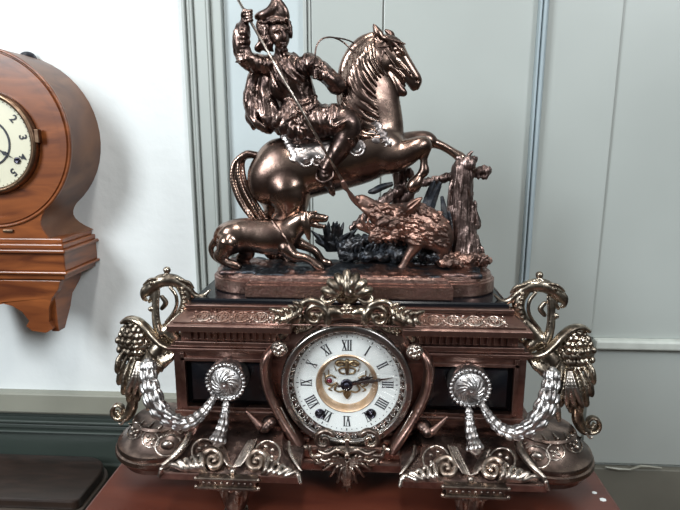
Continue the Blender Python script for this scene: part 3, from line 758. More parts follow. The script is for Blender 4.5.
# numerals
def bar(m, ang, r0, r1, o0, o1, w, y=DYF):
    a = math.radians(ang); er = np.array((math.sin(a), math.cos(a))); et = np.array((math.cos(a), -math.sin(a)))
    p0 = er*r0+et*o0; p1 = er*r1+et*o1; 
    q = [p0-et*w/2, p0+et*w/2, p1+et*w/2, p1-et*w/2]
    m.prism([(v[0], DZ+v[1]) for v in q], y-.35, y+.1)
def numeral(h):
    txt = {1:'I',2:'II',3:'III',4:'IIII',5:'V',6:'VI',7:'VII',8:'VIII',9:'IX',10:'X',11:'XI',12:'XII'}[h]
    wd = {'I': 2.6, 'V': 5.0, 'X': 5.0}; tot = sum(wd[c_] for c_ in txt); x = -tot/2; m = MB(); ang = h*30; r0, r1 = 36.0, 46.6
    for c_ in txt:
        w = wd[c_]; cx_ = x+w/2
        if c_ == 'I': bar(m, ang, r0, r1, cx_, cx_, 1.35)
        if c_ == 'V': bar(m, ang, r0, r1, cx_, cx_-1.8, 1.5); bar(m, ang, r0, r1, cx_, cx_+1.8, .6)
        if c_ == 'X': bar(m, ang, r0, r1, cx_+1.8, cx_-1.8, 1.5); bar(m, ang, r0, r1, cx_-1.8, cx_+1.8, .6)
        x += w
    bar(m, ang, r1, r1+.45, 0, 0, tot); bar(m, ang, r0-.45, r0, 0, 0, tot)
    m.build('numeral', M['ink'], dial, smooth=False)
for h in range(1, 13): numeral(h)
m = MB()
for i in range(60):
    a = math.radians(i*6)
    if i % 5 == 0: bar(m, i*6, 49.2, 51.8, 0, 0, .9)
    else: m.ball((50.5*math.sin(a), DYF, DZ+50.5*math.cos(a)), (.55, .3, .55), 6)
m.build('minute_track', M['ink'], dial, smooth=False)
for px_ in (320, 371):
    h_ = W(px_, 413.5, DYF); m = MB()
    m.ring([(5.4, .2), (5.2, -.9), (3.9, -1.0), (3.7, 1)], (h_[0], DYF, h_[2]), 28); m.lathe([(3.9, .5), (3.9, -.2), (.01, -.2)], (h_[0], DYF, h_[2]), 'Y', 20); m.box((h_[0]-1.2, DYF-1.6, h_[2]-1.2), (h_[0]+1.2, DYF, h_[2]+1.2))
    m.build('winding_hole', M['handm'], dial)
hd = MB()
def handpoly(m, ang, prof, y0, y1):
    a = math.radians(ang); er = np.array((math.sin(a), math.cos(a))); et = np.array((math.cos(a), -math.sin(a)))
    L = [er*r-et*w for r, w in prof]; R = [er*r+et*w for r, w in reversed(prof)]
    m.prism([(v[0], DZ+v[1]) for v in L+R], y0, y1)
handpoly(hd, 72, [(0, 1.6), (12, 1.2), (17, 2.8), (19, 1.0), (22, 3.0), (24, .8), (28, .4)], DYF-2.0, DYF-1.2)
hd.build('hour_hand', M['handm'], ck, smooth=False)
hd = MB(); handpoly(hd, 79, [(-9, 1.3), (0, 1.5), (20, 1.1), (26, 2.4), (29, .9), (33, 2.0), (36, .8), (47, .35)], DYF-3.4, DYF-2.6); hd.build('minute_hand', M['bezel'], ck, smooth=False)
hd = MB(); hd.ring([(6.4, 0), (6.0, -1.6), (3.6, -1.8), (3.4, 0)], (0, DYF-2.6, DZ), 32); hd.lathe([(3.6, 6), (3.6, -2.4), (2.0, -3.6), (.01, -3.8)], (0, DYF-2.4, DZ), 'Y', 20); hd.build('hand_boss', M['handm'], ck)
gm_ = bpy.data.materials.new('clear_glass'); gm_.use_nodes = True; t_ = gm_.node_tree; t_.nodes.clear()
oo = t_.nodes.new('ShaderNodeOutputMaterial'); mx_ = t_.nodes.new('ShaderNodeMixShader'); tr_ = t_.nodes.new('ShaderNodeBsdfTransparent'); gl_ = t_.nodes.new('ShaderNodeBsdfGlossy'); fr__ = t_.nodes.new('ShaderNodeLayerWeight'); mm_ = t_.nodes.new('ShaderNodeMapRange'); pw_ = t_.nodes.new('ShaderNodeMath'); pw_.operation = 'POWER'; pw_.inputs[1].default_value = 3.0
gl_.inputs['Roughness'].default_value = 0.02; mm_.inputs[3].default_value = 0.008; mm_.inputs[4].default_value = 0.4; t_.links.new(fr__.outputs['Facing'], pw_.inputs[0]); t_.links.new(pw_.outputs[0], mm_.inputs[0])
t_.links.new(mm_.outputs[0], mx_.inputs[0]); t_.links.new(tr_.outputs[0], mx_.inputs[1]); t_.links.new(gl_.outputs[0], mx_.inputs[2]); t_.links.new(mx_.outputs[0], oo.inputs[0])
m = MB(); m.lathe([(57.9, 2.4), (50, 1.2), (38, -.4), (24, -1.6), (10, -2.2), (.01, -2.4)], c, 'Y', 96); m.build('dial_glass', gm_, ck)
# --- pendant below the dial
pn = S(0.6)
for sg in (1, -1):
    X = lambda x: 347+sg*(x-347)
    pn.chain([(X(a), b, c_, d) for a, b, c_, d in spiral(370, 440, -16, 10.5, 1.5, 150, -1.3, 2.6, 1.4, 20, 1)], fy=1.4)
    pn.chain([(X(349), 452, -16, 2.5), (X(357), 450, -19, 2.8), (X(366), 454, -20, 2.8), (X(375), 451, -17, 1.6)])
    pn.chain([(X(366), 462, -14, 3), (X(374), 463, -15, 2.8), (X(383), 454, -15, 2), (X(384), 446, -14, 1.4)])
    for (tx, ty), w_ in zip(((383, 456), (379, 463), (372, 469), (365, 475), (358, 481), (352, 486)), (2.4, 2.3, 2.2, 2.1, 1.9, 1.7)):
        pn.chain([(X(349), 459+(ty-456)*.25, -17, 1.2), (X(347+(tx-347)*.55), 459+(ty-459)*.6-1.5, -19, w_), (X(tx-2), ty, -16, w_*.8), (X(tx), ty+1.5, -14, .7)], k=.3)
    pn.chain([(X(362), 459, -20, 1.4), (X(368), 461, -20, 1.8), (X(374), 459, -18, 1.2)], k=.3); pn.ell(X(356), 456, -20, 2.0, 2, 2.0)
pn.chain([(347, 437, -17, 2.6), (347, 446, -18, 2.0), (347, 454, -20, 2.6)]); pn.chain([(347, 462, -19, 1.4), (347, 474, -19, 2.4), (347, 485, -16, 1.8), (347, 491, -13, 1.0)])
pn.ell(347, 439, -20, 4.6, 4, 2.4); pn.ell(347, 456, -22, 3.2, 2.4, 3.2)
pn.ell(347, 455, -8, 26, 3.5, 10); pn.ell(347, 467, -9, 17, 3.5, 10, k=3); pn.ell(347, 477, -9, 8, 3, 8, k=3)
pn.build('dial_pendant', M['gun'], ck, 0.75)
# --- cone finials either side
fn = S(0.5); fn.chain([(447, 417, -14, 1.2), (442, 422, -15, 2.2), (437, 427, -16, 3.2), (433, 431, -17, 4.0)]); fn.build('cone_finial', M['case'], ck, 0.7, both=True)
fn = S(0.8); fn.ell(428, 431, -12, 7, 8, 6.5); fn.ell(424, 426, -8, 8, 8, 6); fn.chain([(428, 433, -8, 5), (424, 440, 2, 6)]); fn.build('finial_socket', M['bronze_dark'], ck, 0.9, both=True)
# --- bosses
bc = W(470, 388, -4)
for sg in (1, -1):
    c_ = (sg*bc[0], 0, bc[2])
    m = MB(); m.lathe([(20.5, 14), (20.5, -1), (19.5, -4), (17, -5), (16.4, -3.5), (15.6, -3.5), (13.5, -6.5), (8.5, -9.5), (.01, -10.5)], c_, 'Y', 56); bo_ = m.build('boss', M['silver'], ck)
    m = MB()
    for i in range(28):
        a = 2*math.pi*i/28; m.tube([(c_[0]+r_*math.cos(a+o_), -4.6+h_, c_[2]+r_*math.sin(a+o_)) for r_, o_, h_ in ((17, -.05, 0), (18.6, 0, -.9), (20.4, .05, .6))], [1.3, 2.1, 1.5], 8)
    m.build('bead_rim', M['silver'], bo_)
    fl = S(0.3)
    for i in range(14):
        a = 2*math.pi*i/14; pts = []
        for j in range(6):
            r = 1.5+j*2.3; aa = a+sg*j*.2; pts.append((c_[0]+r*math.cos(aa), -10.9+(r/13.5)**2*5.2, c_[2]+r*math.sin(aa), .8+.17*j))
        fl.chain(pts, world=True)
    fl.build('swirl', M['silver'], bo_, 0.6)
# --- garlands of overlapping husks
def husks(path, step, name, par, seed=1, mat='silver', both=True):
    rnd = random.Random(seed); g = S(0.35)
    pp = catmull([np.array(p, float) for p in path], 14); L = [0]
    for a, b in zip(pp[:-1], pp[1:]): L.append(L[-1]+float(np.linalg.norm(b[:2]-a[:2])))
    L = np.array(L); at = lambda l: np.array([np.interp(l, L, [p[i] for p in pp]) for i in range(4)])
    l = 0.0
    while l < L[-1]-1:
        a = at(l); r = a[3]; st_ = max(3.2, r*step); b = at(min(L[-1], l+st_*1.25)); d = b[:2]-a[:2]; d = d/(np.linalg.norm(d)+1e-6); n = np.array((-d[1], d[0]))
        g.chain([(a[0], a[1], a[2], r*.5), (b[0], b[1], b[2], r*.78)], k=.3)
        for j in range(5):                      # leaves of one husk, wrapped round the front
            th = math.radians(-80+j*40+rnd.uniform(-9, 9)); o = math.sin(th); dp = -math.cos(th); f = rnd.uniform(.9, 1.1)
            k_ = KS(a[0], a[1], a[2])
            p0 = (a[0]+n[0]*o*r*.4, a[1]+n[1]*o*r*.4, a[2]+dp*r*.4*k_, r*.2)
            q1 = a[:2]+(b[:2]-a[:2])*.55*f+n*o*r*.85; p1 = (q1[0], q1[1], a[2]+(b[2]-a[2])*.55+dp*r*.8*k_, r*.36)
            q2 = a[:2]+(b[:2]-a[:2])*1.0*f+n*o*r*1.0; p2 = (q2[0], q2[1], b[2]+dp*r*.95*k_, r*.16)
            g.chain([p0, p1, p2], n=4, k=.6)
        l += st_
    return g.build(name, M[mat], par, 0.7, both=both)
husks([(481, 402, -6, 3.0), (485, 410, -12, 4.0), (491, 419, -18, 5.0), (500, 428, -27, 6.0), (511, 434, -34, 7.0), (524, 431, -36, 8.4), (536, 423, -34, 9.6), (544, 411, -30, 9.4), (549, 398, -24, 8.2), (551, 385, -18, 7.4), (552, 372, -12, 6.8)], 1.4, 'garland', ck, 3)
husks([(469, 408, -9, 3.6), (469, 416, -12, 4.0), (470, 425, -17, 5.0), (471, 434, -24, 5.6), (474, 443, -32, 7.6), (475, 449, -38, 7.0)], 1.35, 'husk_drop', ck, 8)
# --- griffins on the ends
g = S(1.0)                                     # neck, head and crest
g.chain([(495, 294, 34, .8), (503, 301, 33, 2.2), (512, 300, 31, 3.2), (521, 292, 30, 4.8), (532, 286, 29, 6.2), (544, 285.5, 28, 6.6), (552, 289, 28, 6.0), (558, 294, 27, 5.0), (563, 300, 27, 3.4)])
g.chain([(559, 290, 27, 2.8), (566, 297, 27, 3.0), (566, 304, 27, 2.4), (563, 307, 27, 1.4)]); g.chain([(553, 298, 27, 2.6), (557, 304, 27, 2.2), (560, 309, 27, 1.2)])
g.ell(557, 289, 22, 2.6, 2, 2.0, k=.2); g.chain([(551, 284, 23, 1.2), (559, 285.5, 22, 1.6), (566, 291, 23, 1.1)], k=.3)
for i in range(5): g.chain([(548-i*6, 281+abs(i-1)*1.6, 26, 1.6), (541-i*6, 279.5+i*2.0, 26, 1.8), (536-i*6, 282.5+i*2.6, 27, .9)], k=.3)
g.chain([(541, 282, 28, 2.2), (541, 277, 28, 1.8)]); g.ell(541, 275, 28, 3.8, 3.8, 3.8, k=.2)
g.chain([(527, 290, 30, 5.0), (521, 299, 30, 5.8), (520, 309, 30, 6.0), (524, 320, 30, 6.6), (533, 330, 29, 7.2), (541, 340, 28, 8)])
g.chain([(537, 293, 24.5, 1.8), (531, 301, 23.5, 1.8), (530, 311, 23.5, 1.8), (534, 320, 23.5, 1.8), (541, 329, 23.5, 1.8)], k=.4)
g.chain([(552, 297, 28, 3.6), (553, 312, 26, 3.6), (552, 328, 24, 4.0), (548, 342, 22, 4.6)]); g.chain([(549, 297, 24, 1.0), (550, 312, 22, 1.0), (549, 330, 20, 1.2)], k=.3)
g.chain([(546, 303, 27, 2.2), (542, 309, 27, 2.6), (546, 315, 27, 2.2)], k=.5); g.ell(558, 316, 24, 2.8, 2.8, 2.8, k=.3)
g.chain([(541, 338, 28, 8), (532, 345, 28, 7), (524, 350, 30, 5)]); g.chain([(523, 328, 26, 1.8), (516, 336, 25, 2.4), (517, 347, 24, 2.8), (526, 355, 22, 2.8)], k=.4); g.ell(523, 340, 24, 3.4, 3, 3.4, k=.4)
for i in range(9):
    t = i/8; x = 525-math.sin(t*3.0)*5+t*8; y = 294+t*38; g.ell(x-1, y, 23.5, 2.2, 1.8, 1.6, k=.1)
gr = g.build('griffin_neck', M['brass'], ck, 0.75, both=True, mdx=5, rdx=-1.5)
g = S(0.8)                                     # wing body
g.chain([(546, 352, 30, 8), (556, 368, 30, 11), (566, 384, 30, 11), (575, 400, 30, 8)], k=4)
g.ell(577, 351, 30, 18, 9, 23, -8, k=3)
g.chain([(525, 353, 18, 1.8), (534, 356, 15, 2.8), (545, 353, 13, 3.4), (555, 345, 13, 3.8), (563, 336, 14, 3.8), (572, 329, 16, 3.6), (582, 327, 19, 3.0), (590, 331, 22, 2.2)], fy=1.6, k=.6)
for i in range(6): g.chain([(531+i*4.5, 360+i*1.5, 20, 2.0), (537+i*4, 368+i*2.6, 18, 2.8), (545+i*3, 374+i*4, 19, 1.2)], k=.5)
g.chain([(530, 357, 26, 3), (540, 365, 26, 5), (550, 373, 26, 7)], k=3)
g.chain([(578, 392, 30, 6), (578, 408, 30, 5), (579, 420, 30, 5), (584, 429, 30, 4.4), (592, 432, 30, 3.0)], k=2)
g.chain(spiral(593, 423.5, 29, 8.6, 1.8, -95, 1.25, 2.4, 1.5, 20, 1), fy=2.0, k=.3)
gw = g.build('wing', M['brass'], ck, 0.85, both=True, mdx=6, rdx=-1)
g = S(0.3); rnd = random.Random(4)             # scale feathers
for row in range(8):
    for col_ in range(6):
        x = 561+col_*6.0+(row % 2)*3.0-row*0.2+rnd.uniform(-1, 1); y = 334+row*5.6-max(0, (col_-3))*0.8+rnd.uniform(-1, 1)
        if ((x-577)/18.5)**2+((y-351)/22)**2 > 1 or x+ (y-352)*.2 < 559: continue
        yy = 30-9*0.9*math.sqrt(max(0, 1-((x-577)/19)**2-((y-351)/24)**2))*KS(x, y, 30)
        g.ell(x, y, yy-1.4+rnd.uniform(-1, .6), 3.9, 3.0, 4.2, -18+rnd.uniform(-35, 35), tilt=-25, k=.15); g.chain([(x-1, y-2, yy-4.6, .5), (x+1, y+3, yy-4.2, .6)], k=.1)
for i, (x0, y0, x1, y1) in enumerate(((562, 360, 548, 376), (563, 366, 554, 394), (566, 369, 562, 402), (571, 371, 572, 408), (576, 371, 581, 410), (580, 369, 587, 402), (584, 366, 592, 392), (588, 361, 594, 380))):
    mx, my = (x0+x1)/2+2, (y0+y1)/2
    g.chain([(x0, y0, 21, 1.6), (mx, my, 16, 3.0), (x1, y1, 15, 3.4), (x1+(x1-x0)*.12, y1+4, 18, 1.6)], fy=.8, k=.3)
    g.chain([(x0, y0, 19, .5), (mx, my, 12.5, .8), (x1, y1, 12, .7)], k=.1)
g.build('wing_feathers', M['brass'], ck, 0.75, both=True, mdx=6, rdx=-1)
g = S(0.3)                                     # silvered leaf hanging under the wing
for dx in (-4, 0, 4.5):
    g.chain([(571+dx*.3, 372, 13, 1.4), (572+dx, 388, 8, 2.4), (574+dx*1.6, 401, 8, 2.6), (576+dx*1.8, 408, 12, 1.4)], fy=.8)
g.chain([(556, 398, 14, 3), (558, 410, 10, 3.6), (560, 420, 12, 2.2)]); g.build('hanging_leaf', M['antiqued'], ck, 0.75, both=True, mdx=6, rdx=-1)
# --- front brackets
CXB = xc(472, 470, -45)
zt0_, zb0_ = zc(438, -12, 472), zc(482, -58, 472)
BOFF = 12.0

for sg in (1, -1):
    rings = []; bx_ = sg*CXB+(BOFF if sg < 0 else 0)
    for t, hw in ((0, 44), (.2, 44.5), (.4, 47), (.6, 51), (.75, 56), (.88, 61), (1, 64)):
        z = zt0_+(zb0_-zt0_)*t; yf_ = -12-46*t**.85
        rings.append([(bx_-hw, yf_, z), (bx_+hw, yf_, z), (bx_+hw+2, 12, z), (bx_-hw-2, 12, z)])
    MB().loft(rings).build('bracket', M['bronze_dark'], ck, autos=True)
    MB().box((bx_-65, -59, zb0_-8), (bx_+65, 30, zb0_)).build('bracket_plate', M['case'], ck, bevel=1.2, smooth=False)
    bz0 = zb0_-9.5; m = MB()
    m.box((bx_-26, -64, bz0), (bx_+26, -40, zb0_-2)); m.box((bx_-28, -66.5, zb0_-3.2), (bx_+28, -40, zb0_)); m.box((bx_-28, -66.5, bz0-2.4), (bx_+28, -40, bz0+.3))
    bb = m.build('bead_box', M['gun'], ck, bevel=.8, smooth=False)
    m = MB()
    for i in range(9): m.ball((bx_-22+i*5.5, -64.5, (bz0+zb0_-2)/2), (1.5, 1.3, 1.7), 8)
    for x in (-29, 29):
        for z in (bz0, zb0_-1): m.ball((bx_+x, -65, z), 2.2, 10)
    m.build('beads', M['gun'], bb)
def by(px, py):
    t = min(1, max(0, (py-438)/44)); return -12-46*t**.85-.8
o = S(0.3); o2 = S(0.3); o3 = S(0.3)
def scroll2(s_, cx, cy, R0, cw, a0, w0, w1, turns=1.7, n=30, fy=1.0):
    s_.chain([(a, b, by(a, b)-.4, w) for a, b, _, w in spiral(cx, cy, 0, R0, 1.2, a0, turns, w0, w1, n, cw)], fy=fy, n=2)
scroll2(o2, 446.5, 468, 12.5, -1, 200, 3.7, 2.1); scroll2(o3, 492, 469.5, 12.5, 1, -20, 3.7, 2.1)
o2.chain([(434, 476, by(434, 476), 1.5), (430, 481, by(430, 481), 1.3)]); 
o.chain([(a, b, by(a, b), 1.2) for a, b in [(436+13*math.cos(t), 459-13*math.sin(t)) for t in np.linspace(-.3, 4.0, 14)]], n=2)
o.chain([(a, b, by(a, b), 1.2) for a, b in [(502+13*math.cos(t), 461-13*math.sin(t)) for t in np.linspace(3.4, -.9, 14)]], n=2)
for x, y in ((431, 455), (438, 452), (431, 462), (500, 455), (507, 458), (507, 465)): o.ell(x, y, by(x, y)-.5, 2.3, 2, 2.3)
for i in range(5):                             # fan of leaf fingers at each end
    for sgn, xb in ((-1, 436), (1, 503)):
        x0 = xb+sgn*(i*3.0); y0 = 481-i*.2; x1 = xb+sgn*(3+i*7.2)-sgn*2; y1 = 465+i*2.9
        o.chain([(x0-sgn*5, y0+1, by(0, 480), 1.4), ((x0+x1)/2-sgn*.5, (y0+y1)/2+1.8, by(0, 478)-2.4, 2.5), (x1, y1, by(0, y1)-3.0, 2.8), (x1+sgn*4.5, y1+1.2, by(0, y1)-2.4, 1.8), (x1+sgn*5, y1+4, by(0, y1)-1.6, 1.0)], fy=.9)
o.chain([(402, 479, by(0, 479)-2, 2.8), (400, 486, by(0, 486)-2, 2.2)]); o.chain([(546, 482, by(0, 482)-2, 2.6), (548, 489, by(0, 489)-2, 2.2)])
o.ell(470.5, 479.5, by(0, 479)-1.5, 3.3, 3, 3.3)
for i in range(4):                             # upright palmette between the scrolls
    o.chain([(470-i*2.4, 475-i*.6, by(0, 474), 1.0), (464-i*3.2, 463-i*1.4, by(0, 462)-.6, 1.5), (456-i*2.6, 447-i*.6, by(0, 447)-.4, 1.2)]); o.chain([(472+i*1.6, 475-i*.6, by(0, 474), 1.0), (477+i*2.6, 464-i*1.0, by(0, 462)-.6, 1.5), (484+i*1.8, 452-i*.8, by(0, 452)-.4, 1.2)])
o.chain([(415, 446, by(0, 446), 1.5), (413, 456, by(0, 456), 1.8), (406, 467, by(0, 467), 1.8), (400, 474, by(0, 474), 1.2)])
o.chain([(519, 444, by(0, 444)-1, 3.0), (523, 454, by(0, 454)-1, 3.4), (532, 466, by(0, 466), 3.2), (545, 478, by(0, 478), 2.0)], fy=.6)
o.build('bracket_leaves', M['antiqued'], ck, 0.75, both=True, mdx=BOFF)
pb = metal('pale_bronze', (0.20, 0.155, 0.125), (0.46, 0.37, 0.31), .3, 60, bump=.05)
for o_ in (o2, o3): o_.build('bracket_scroll', pb, ck, 0.75, both=True, mdx=BOFF)
# --- feet
zft = zb0_-11
for (x, y) in ((CXB, -38), (-CXB+BOFF, -38), (CXB+20, 95), (-CXB-20, 95)):
    ft = S(0.4); zz = zft if y < 0 else ZB0-5
    ft.chain([(x, y, zz-2, 13), (x, y, TZ+17, 12), (x, y, TZ+8, 9)], world=True, k=1)
    ft.ell(x, TZ+2.5, y, 12, 12, 2.5, world=True, k=1)
    for i in range(8):
        a = i*math.pi/4+.39; ft.chain([(x+9*math.cos(a), y+9*math.sin(a), zz-4, 2.6), (x+14*math.cos(a), y+14*math.sin(a), zz-10, 3.0), (x+9.5*math.cos(a), y+9.5*math.sin(a), TZ+10, 1.6)], world=True)
    for i in range(5):
        a = -math.pi/2+(i-2)*.5; ft.ell(x+15*math.cos(a), zz-9-2*abs(i-2), y+15*math.sin(a), 3.3, 3.3, 3.3, world=True)
    ft.build('foot', M['bronze_dark'] if y > 0 else M['gun'], ck, 0.9)

for o_ in bpy.data.objects:
    n_ = o_.name.split('.')[0]
    lab = {'garland': 'silvered swag of overlapping husks', 'husk_drop': 'short silvered hanging drop of husks', 'boss': 'round silvered boss with swirled fluting', 'black_panel': 'bevelled glossy black panel', 'black_plinth': 'glossy black slab under the statue', 'dial': 'white dial with black Roman numerals', 'crest_shell': 'pale bronze shell over the dial', 'wing': 'antique brass wing', 'griffin_neck': 'antique brass crested beast head and neck', 'dial_pendant': 'pale pointed pendant under the dial'}.get(n_)
    if lab and o_.parent is not None and 'wall' not in o_.parent.name: o_['label'] = lab
# ================================================================== BRONZE HUNTING GROUP
su = empty('hunting_statue', (0, 80, PZ), 'bronze statue of a hatted hunter spearing a boar from a rearing horse, on the clock', 'statue')
GZ = zc(278, 29, 347)
def plan(hw, y0, y1, r, bump=None):
    o = []
    def arc(cx, cy, a0, a1, n=8):
        for i in range(n+1): a = math.radians(a0+(a1-a0)*i/n); o.append((cx+r*math.cos(a), cy+r*math.sin(a)))
    if bump: o.extend([(-bump[0], y0), (-bump[0], bump[1]), (bump[0], bump[1]), (bump[0], y0)])
    arc(hw-r, y0+r, -90, 0); arc(hw-r, y1-r, 0, 90)
    arc(-hw+r, y1-r, 90, 180); arc(-hw+r, y0+r, 180, 270)
    return o
H = GZ-PZ
def lay(hw, y0, y1, r, b, z): return [(x+(3 if abs(x) > 106 else 0), y, z) for x, y in plan(hw+1, y0, y1, r, b)]
m = MB(); m.loft([lay(151, 41, 118, 38, (104, 27.5), PZ), lay(152.5, 40, 119, 39, (105.5, 26), PZ+1.5), lay(152.5, 40, 119, 39, (105.5, 26), PZ+H*.62), lay(150.5, 42, 117, 37, (103.5, 28), PZ+H*.66), lay(150.5, 42, 117, 37, (103.5, 28), PZ+H*.72), lay(149, 43.5, 115.5, 35.5, (101, 30.5), PZ+H*.76), lay(148.5, 44, 115, 35, (100.5, 31), PZ+H*.92), lay(146, 46.5, 113, 33, (98, 33.5), PZ+H)])
sb = m.build('statue_base', M['copper'], su, autos=True)
# ground
GR = S(5.0); rnd = random.Random(11)
GR.bx((-138, 45, GZ-4), (138, 111, GZ+1.5), 2)
GR.bx((-96, 36, GZ-4), (96, 60, GZ+1), 2)
for i in range(46):
    x = rnd.uniform(-132, 132); y = rnd.uniform(56, 106); h = rnd.uniform(2, 4.5)
    GR.ell(x, GZ, y, rnd.uniform(8, 20), rnd.uniform(6, 14), h, rnd.uniform(-10, 10), world=True)
def gdisp(x, y, z):
    return np.array([mnoise.noise((a*.14, b*.14, c*.14))*1.5+mnoise.noise((a*.4, b*.4, c*.4))*.6 for a, b, c in zip(x, y, z)])
gm = metal('ground_bronze', (0.045, 0.05, 0.058), (0.26, 0.14, 0.11), 0.42, 26, bump=.4, lo=.5, hi=.62)
GR.build('ground', gm, su, 1.2, disp=gdisp)
def YG(px, py, z=None):
    z = GZ+3 if z is None else z
    d = F_PX*_f + (px-340)*_r + (255-py)*_u; t = (z/1000-CAM[2])/d[2]; return (CAM+t*d)[1]*1000
# ------------------------------------------------ horse
HY = 92.0
h = S(7.0)
h.chain([(274, 176, HY, 24), (289, 172, HY, 27), (312, 168, HY, 24), (338, 163, HY, 23), (362, 155, HY, 23.5), (380, 146, HY, 23)], fy=.82)
h.ell(270, 180, HY-8, 21, 15, 25, 14); h.ell(281, 160, HY-3, 22, 16, 21, 0); h.ell(292, 188, HY-11, 17, 11, 23, 28)
h.ell(268, 180, HY+9, 20, 14, 24, 14)
h.ell(384, 152, HY-9, 21, 13, 18, -15); h.ell(392, 152, HY-6, 13, 12, 14, 0)
# neck
h.chain([(374, 140, HY, 22), (370, 122, HY, 21), (366, 103, HY, 22), (363, 84, HY, 19), (365, 66, HY, 15.5), (372, 52, HY, 12)], fy=.62, k=6)
h.chain([(382, 140, HY, 15), (383, 122, HY, 13), (380, 102, HY, 13), (375, 84, HY, 13)], fy=.6)
# head
h.chain([(373, 50, HY, 12.5), (383, 53, HY, 12), (392, 59, HY, 10), (401, 69, HY, 7.8), (408, 79, HY, 6.2), (414, 86, HY, 5.0)], fy=.62, k=3)
h.chain([(383, 42, HY, 6), (394, 46, HY, 7), (402, 57, HY, 5.5), (411, 71, HY, 4.6), (417, 81, HY, 4.4)], fy=.9, k=3)
h.ell(381, 62, HY-5, 9.5, 5.5, 10.5, -20, k=2.5)
h.chain([(384, 70, HY, 5.5), (393, 79, HY, 4.4), (400, 90, HY, 3.8), (404, 93, HY, 3.0)], fy=.9, k=2)
h.chain([(411, 90, HY, 1.6), (420, 93, HY, 2.0)], sub=True, k=1.0)
h.chain([(405, 84, HY, 1.5), (411, 93, HY, 2.0), (416, 96, HY, 2)], sub=True, k=1.0, fy=4)
h.ell(417.5, 80.5, HY-4.5, 1.9, 2, 1.5, 40, k=.6, sub=True)
h.ell(399.5, 53.5, HY-7, 3.2, 2.0, 2.2, 25, k=.8); h.chain([(394, 50, HY-6.5, 1.3), (399, 48.5, HY-8, 1.6), (404.5, 53, HY-7, 1.2)], k=.8)
h.chain([(388, 66, HY-7, 1), (396, 70, HY-7.2, 1.4), (404, 78, HY-6, 1.0)], k=.8); h.chain([(396, 60, HY-7.4, .9), (404, 68, HY-7, 1.3), (412, 78, HY-5, .9)], k=.8)
# ears
h.chain([(382, 41, HY-5, 4.4), (378, 33, HY-6, 3.9), (373.5, 24.5, HY-6, .9)], k=1.5); h.chain([(377, 35, HY-9, .8), (380.5, 40.5, HY-9.5, 1.7)], sub=True, k=.5)
h.chain([(389, 41, HY+5, 3.6), (391, 35, HY+6, 3.2), (385, 30, HY+6, 1.0)], k=1.5)
# fore legs
NY = 80
h.chain([(388, 158, NY+4, 15), (402, 155, NY+2, 11.5), (414, 149, NY, 8.8), (424, 144, NY, 6.2)], k=5)
h.chain([(422, 144.5, NY, 6.4), (426, 147, NY-1, 5.2), (424, 158, NY-1, 3.3), (424, 166, NY-1, 3.5), (424, 171, NY-1, 4.6), (420, 176, NY-1, 3.6)], k=1.5)
h.chain([(420, 176, NY-1, 3.6), (415.5, 183, NY-1, 6.4), (412, 187, NY-1, 6.2)], k=1.2)
FY = 103
h.chain([(396, 150, FY-6, 14), (412, 142, FY, 9), (425, 139, FY, 6.2), (431, 142, FY, 5.4)], k=4)
h.chain([(428, 141, FY, 5.2), (442, 146, FY-1, 3.9), (454, 153, FY-2, 3.9), (461, 158, FY-3, 4.8), (465, 163, FY-4, 3.8), (471, 170, FY-4, 5.5)], k=1.5)
# hind legs
for yy, dx in ((82, 0), (103, -12)):
    h.chain([(288+dx, 188, yy, 20), (292+dx, 203, yy, 14.5), (288+dx, 214, yy, 9.5), (279+dx, 222, yy, 6.6), (277+dx, 232, yy, 4.6), (280+dx, 246, yy, 4.2), (284+dx, 254, yy, 5.0)], k=5)
    zg = GZ+4; py = 262
    for tpy in np.arange(245, 280, .5):
        if W(288+dx, tpy, yy)[2] < zg+3: py = tpy; break
    h.chain([(284+dx, 252, yy, 4.6), (287+dx, py-5, yy, 4.6), (290+dx, py, yy, 7.5)], k=1.5)
horse = h.build('horse', M['bronze'], su, 1.0)
# mane, forelock, tail
mn = S(0.7); rnd = random.Random(5)
def sY(px, py, off=-1.0): return h.surf(px, py, 30, 130, off, HY)
crest = [(374, 38), (366, 41), (358, 46), (352, 53), (347, 62), (343.5, 71), (341.5, 80), (340, 89), (340, 98), (342, 107), (345, 116)]
ends = [(384, 74), (378, 80), (376, 92), (377, 99), (378, 107), (379, 115), (379, 121), (378, 127), (376, 131), (371, 134), (364, 135)]
for i in range(21):
    t = i/20*10; a = int(min(9, t)); u = t-a
    sx_, sy_ = [crest[a][q]*(1-u)+crest[a+1][q]*u for q in (0, 1)]; ex_, ey_ = [ends[a][q]*(1-u)+ends[a+1][q]*u for q in (0, 1)]
    pts = []
    wob = rnd.uniform(-2.5, 2.5)
    for j in range(6):
        v = j/5; x = sx_*(1-v)+ex_*v - 5.5*math.sin(math.pi*v); y = sy_*(1-v)+ey_*v + 9*math.sin(math.pi*v*.9)*(1 if i > 4 else .3)+wob*math.sin(6*v)
        pts.append((x, y, sY(x, y, -1.2) if j else HY-4, (2.0, 3.0, 3.1, 2.7, 2.1, 1.0)[j]))
    mn.chain(pts, fy=.9, k=.5)
mn.chain([(374, 36, HY, 4), (362, 42, HY, 5), (352, 52, HY, 5), (345, 66, HY, 5), (342, 82, HY, 4.5), (341, 98, HY, 4), (343, 112, HY, 3)], k=2)
for x1, y1 in ((398, 46), (402, 51), (392, 51), (405, 44)): mn.chain([(381, 37, HY-6, 2), (388, 39, HY-9, 2.4), (x1, y1, HY-9, 1.0)], k=.4)
mn.build('mane', M['bronze'], horse, 0.8)
tl_ = S(0.6)
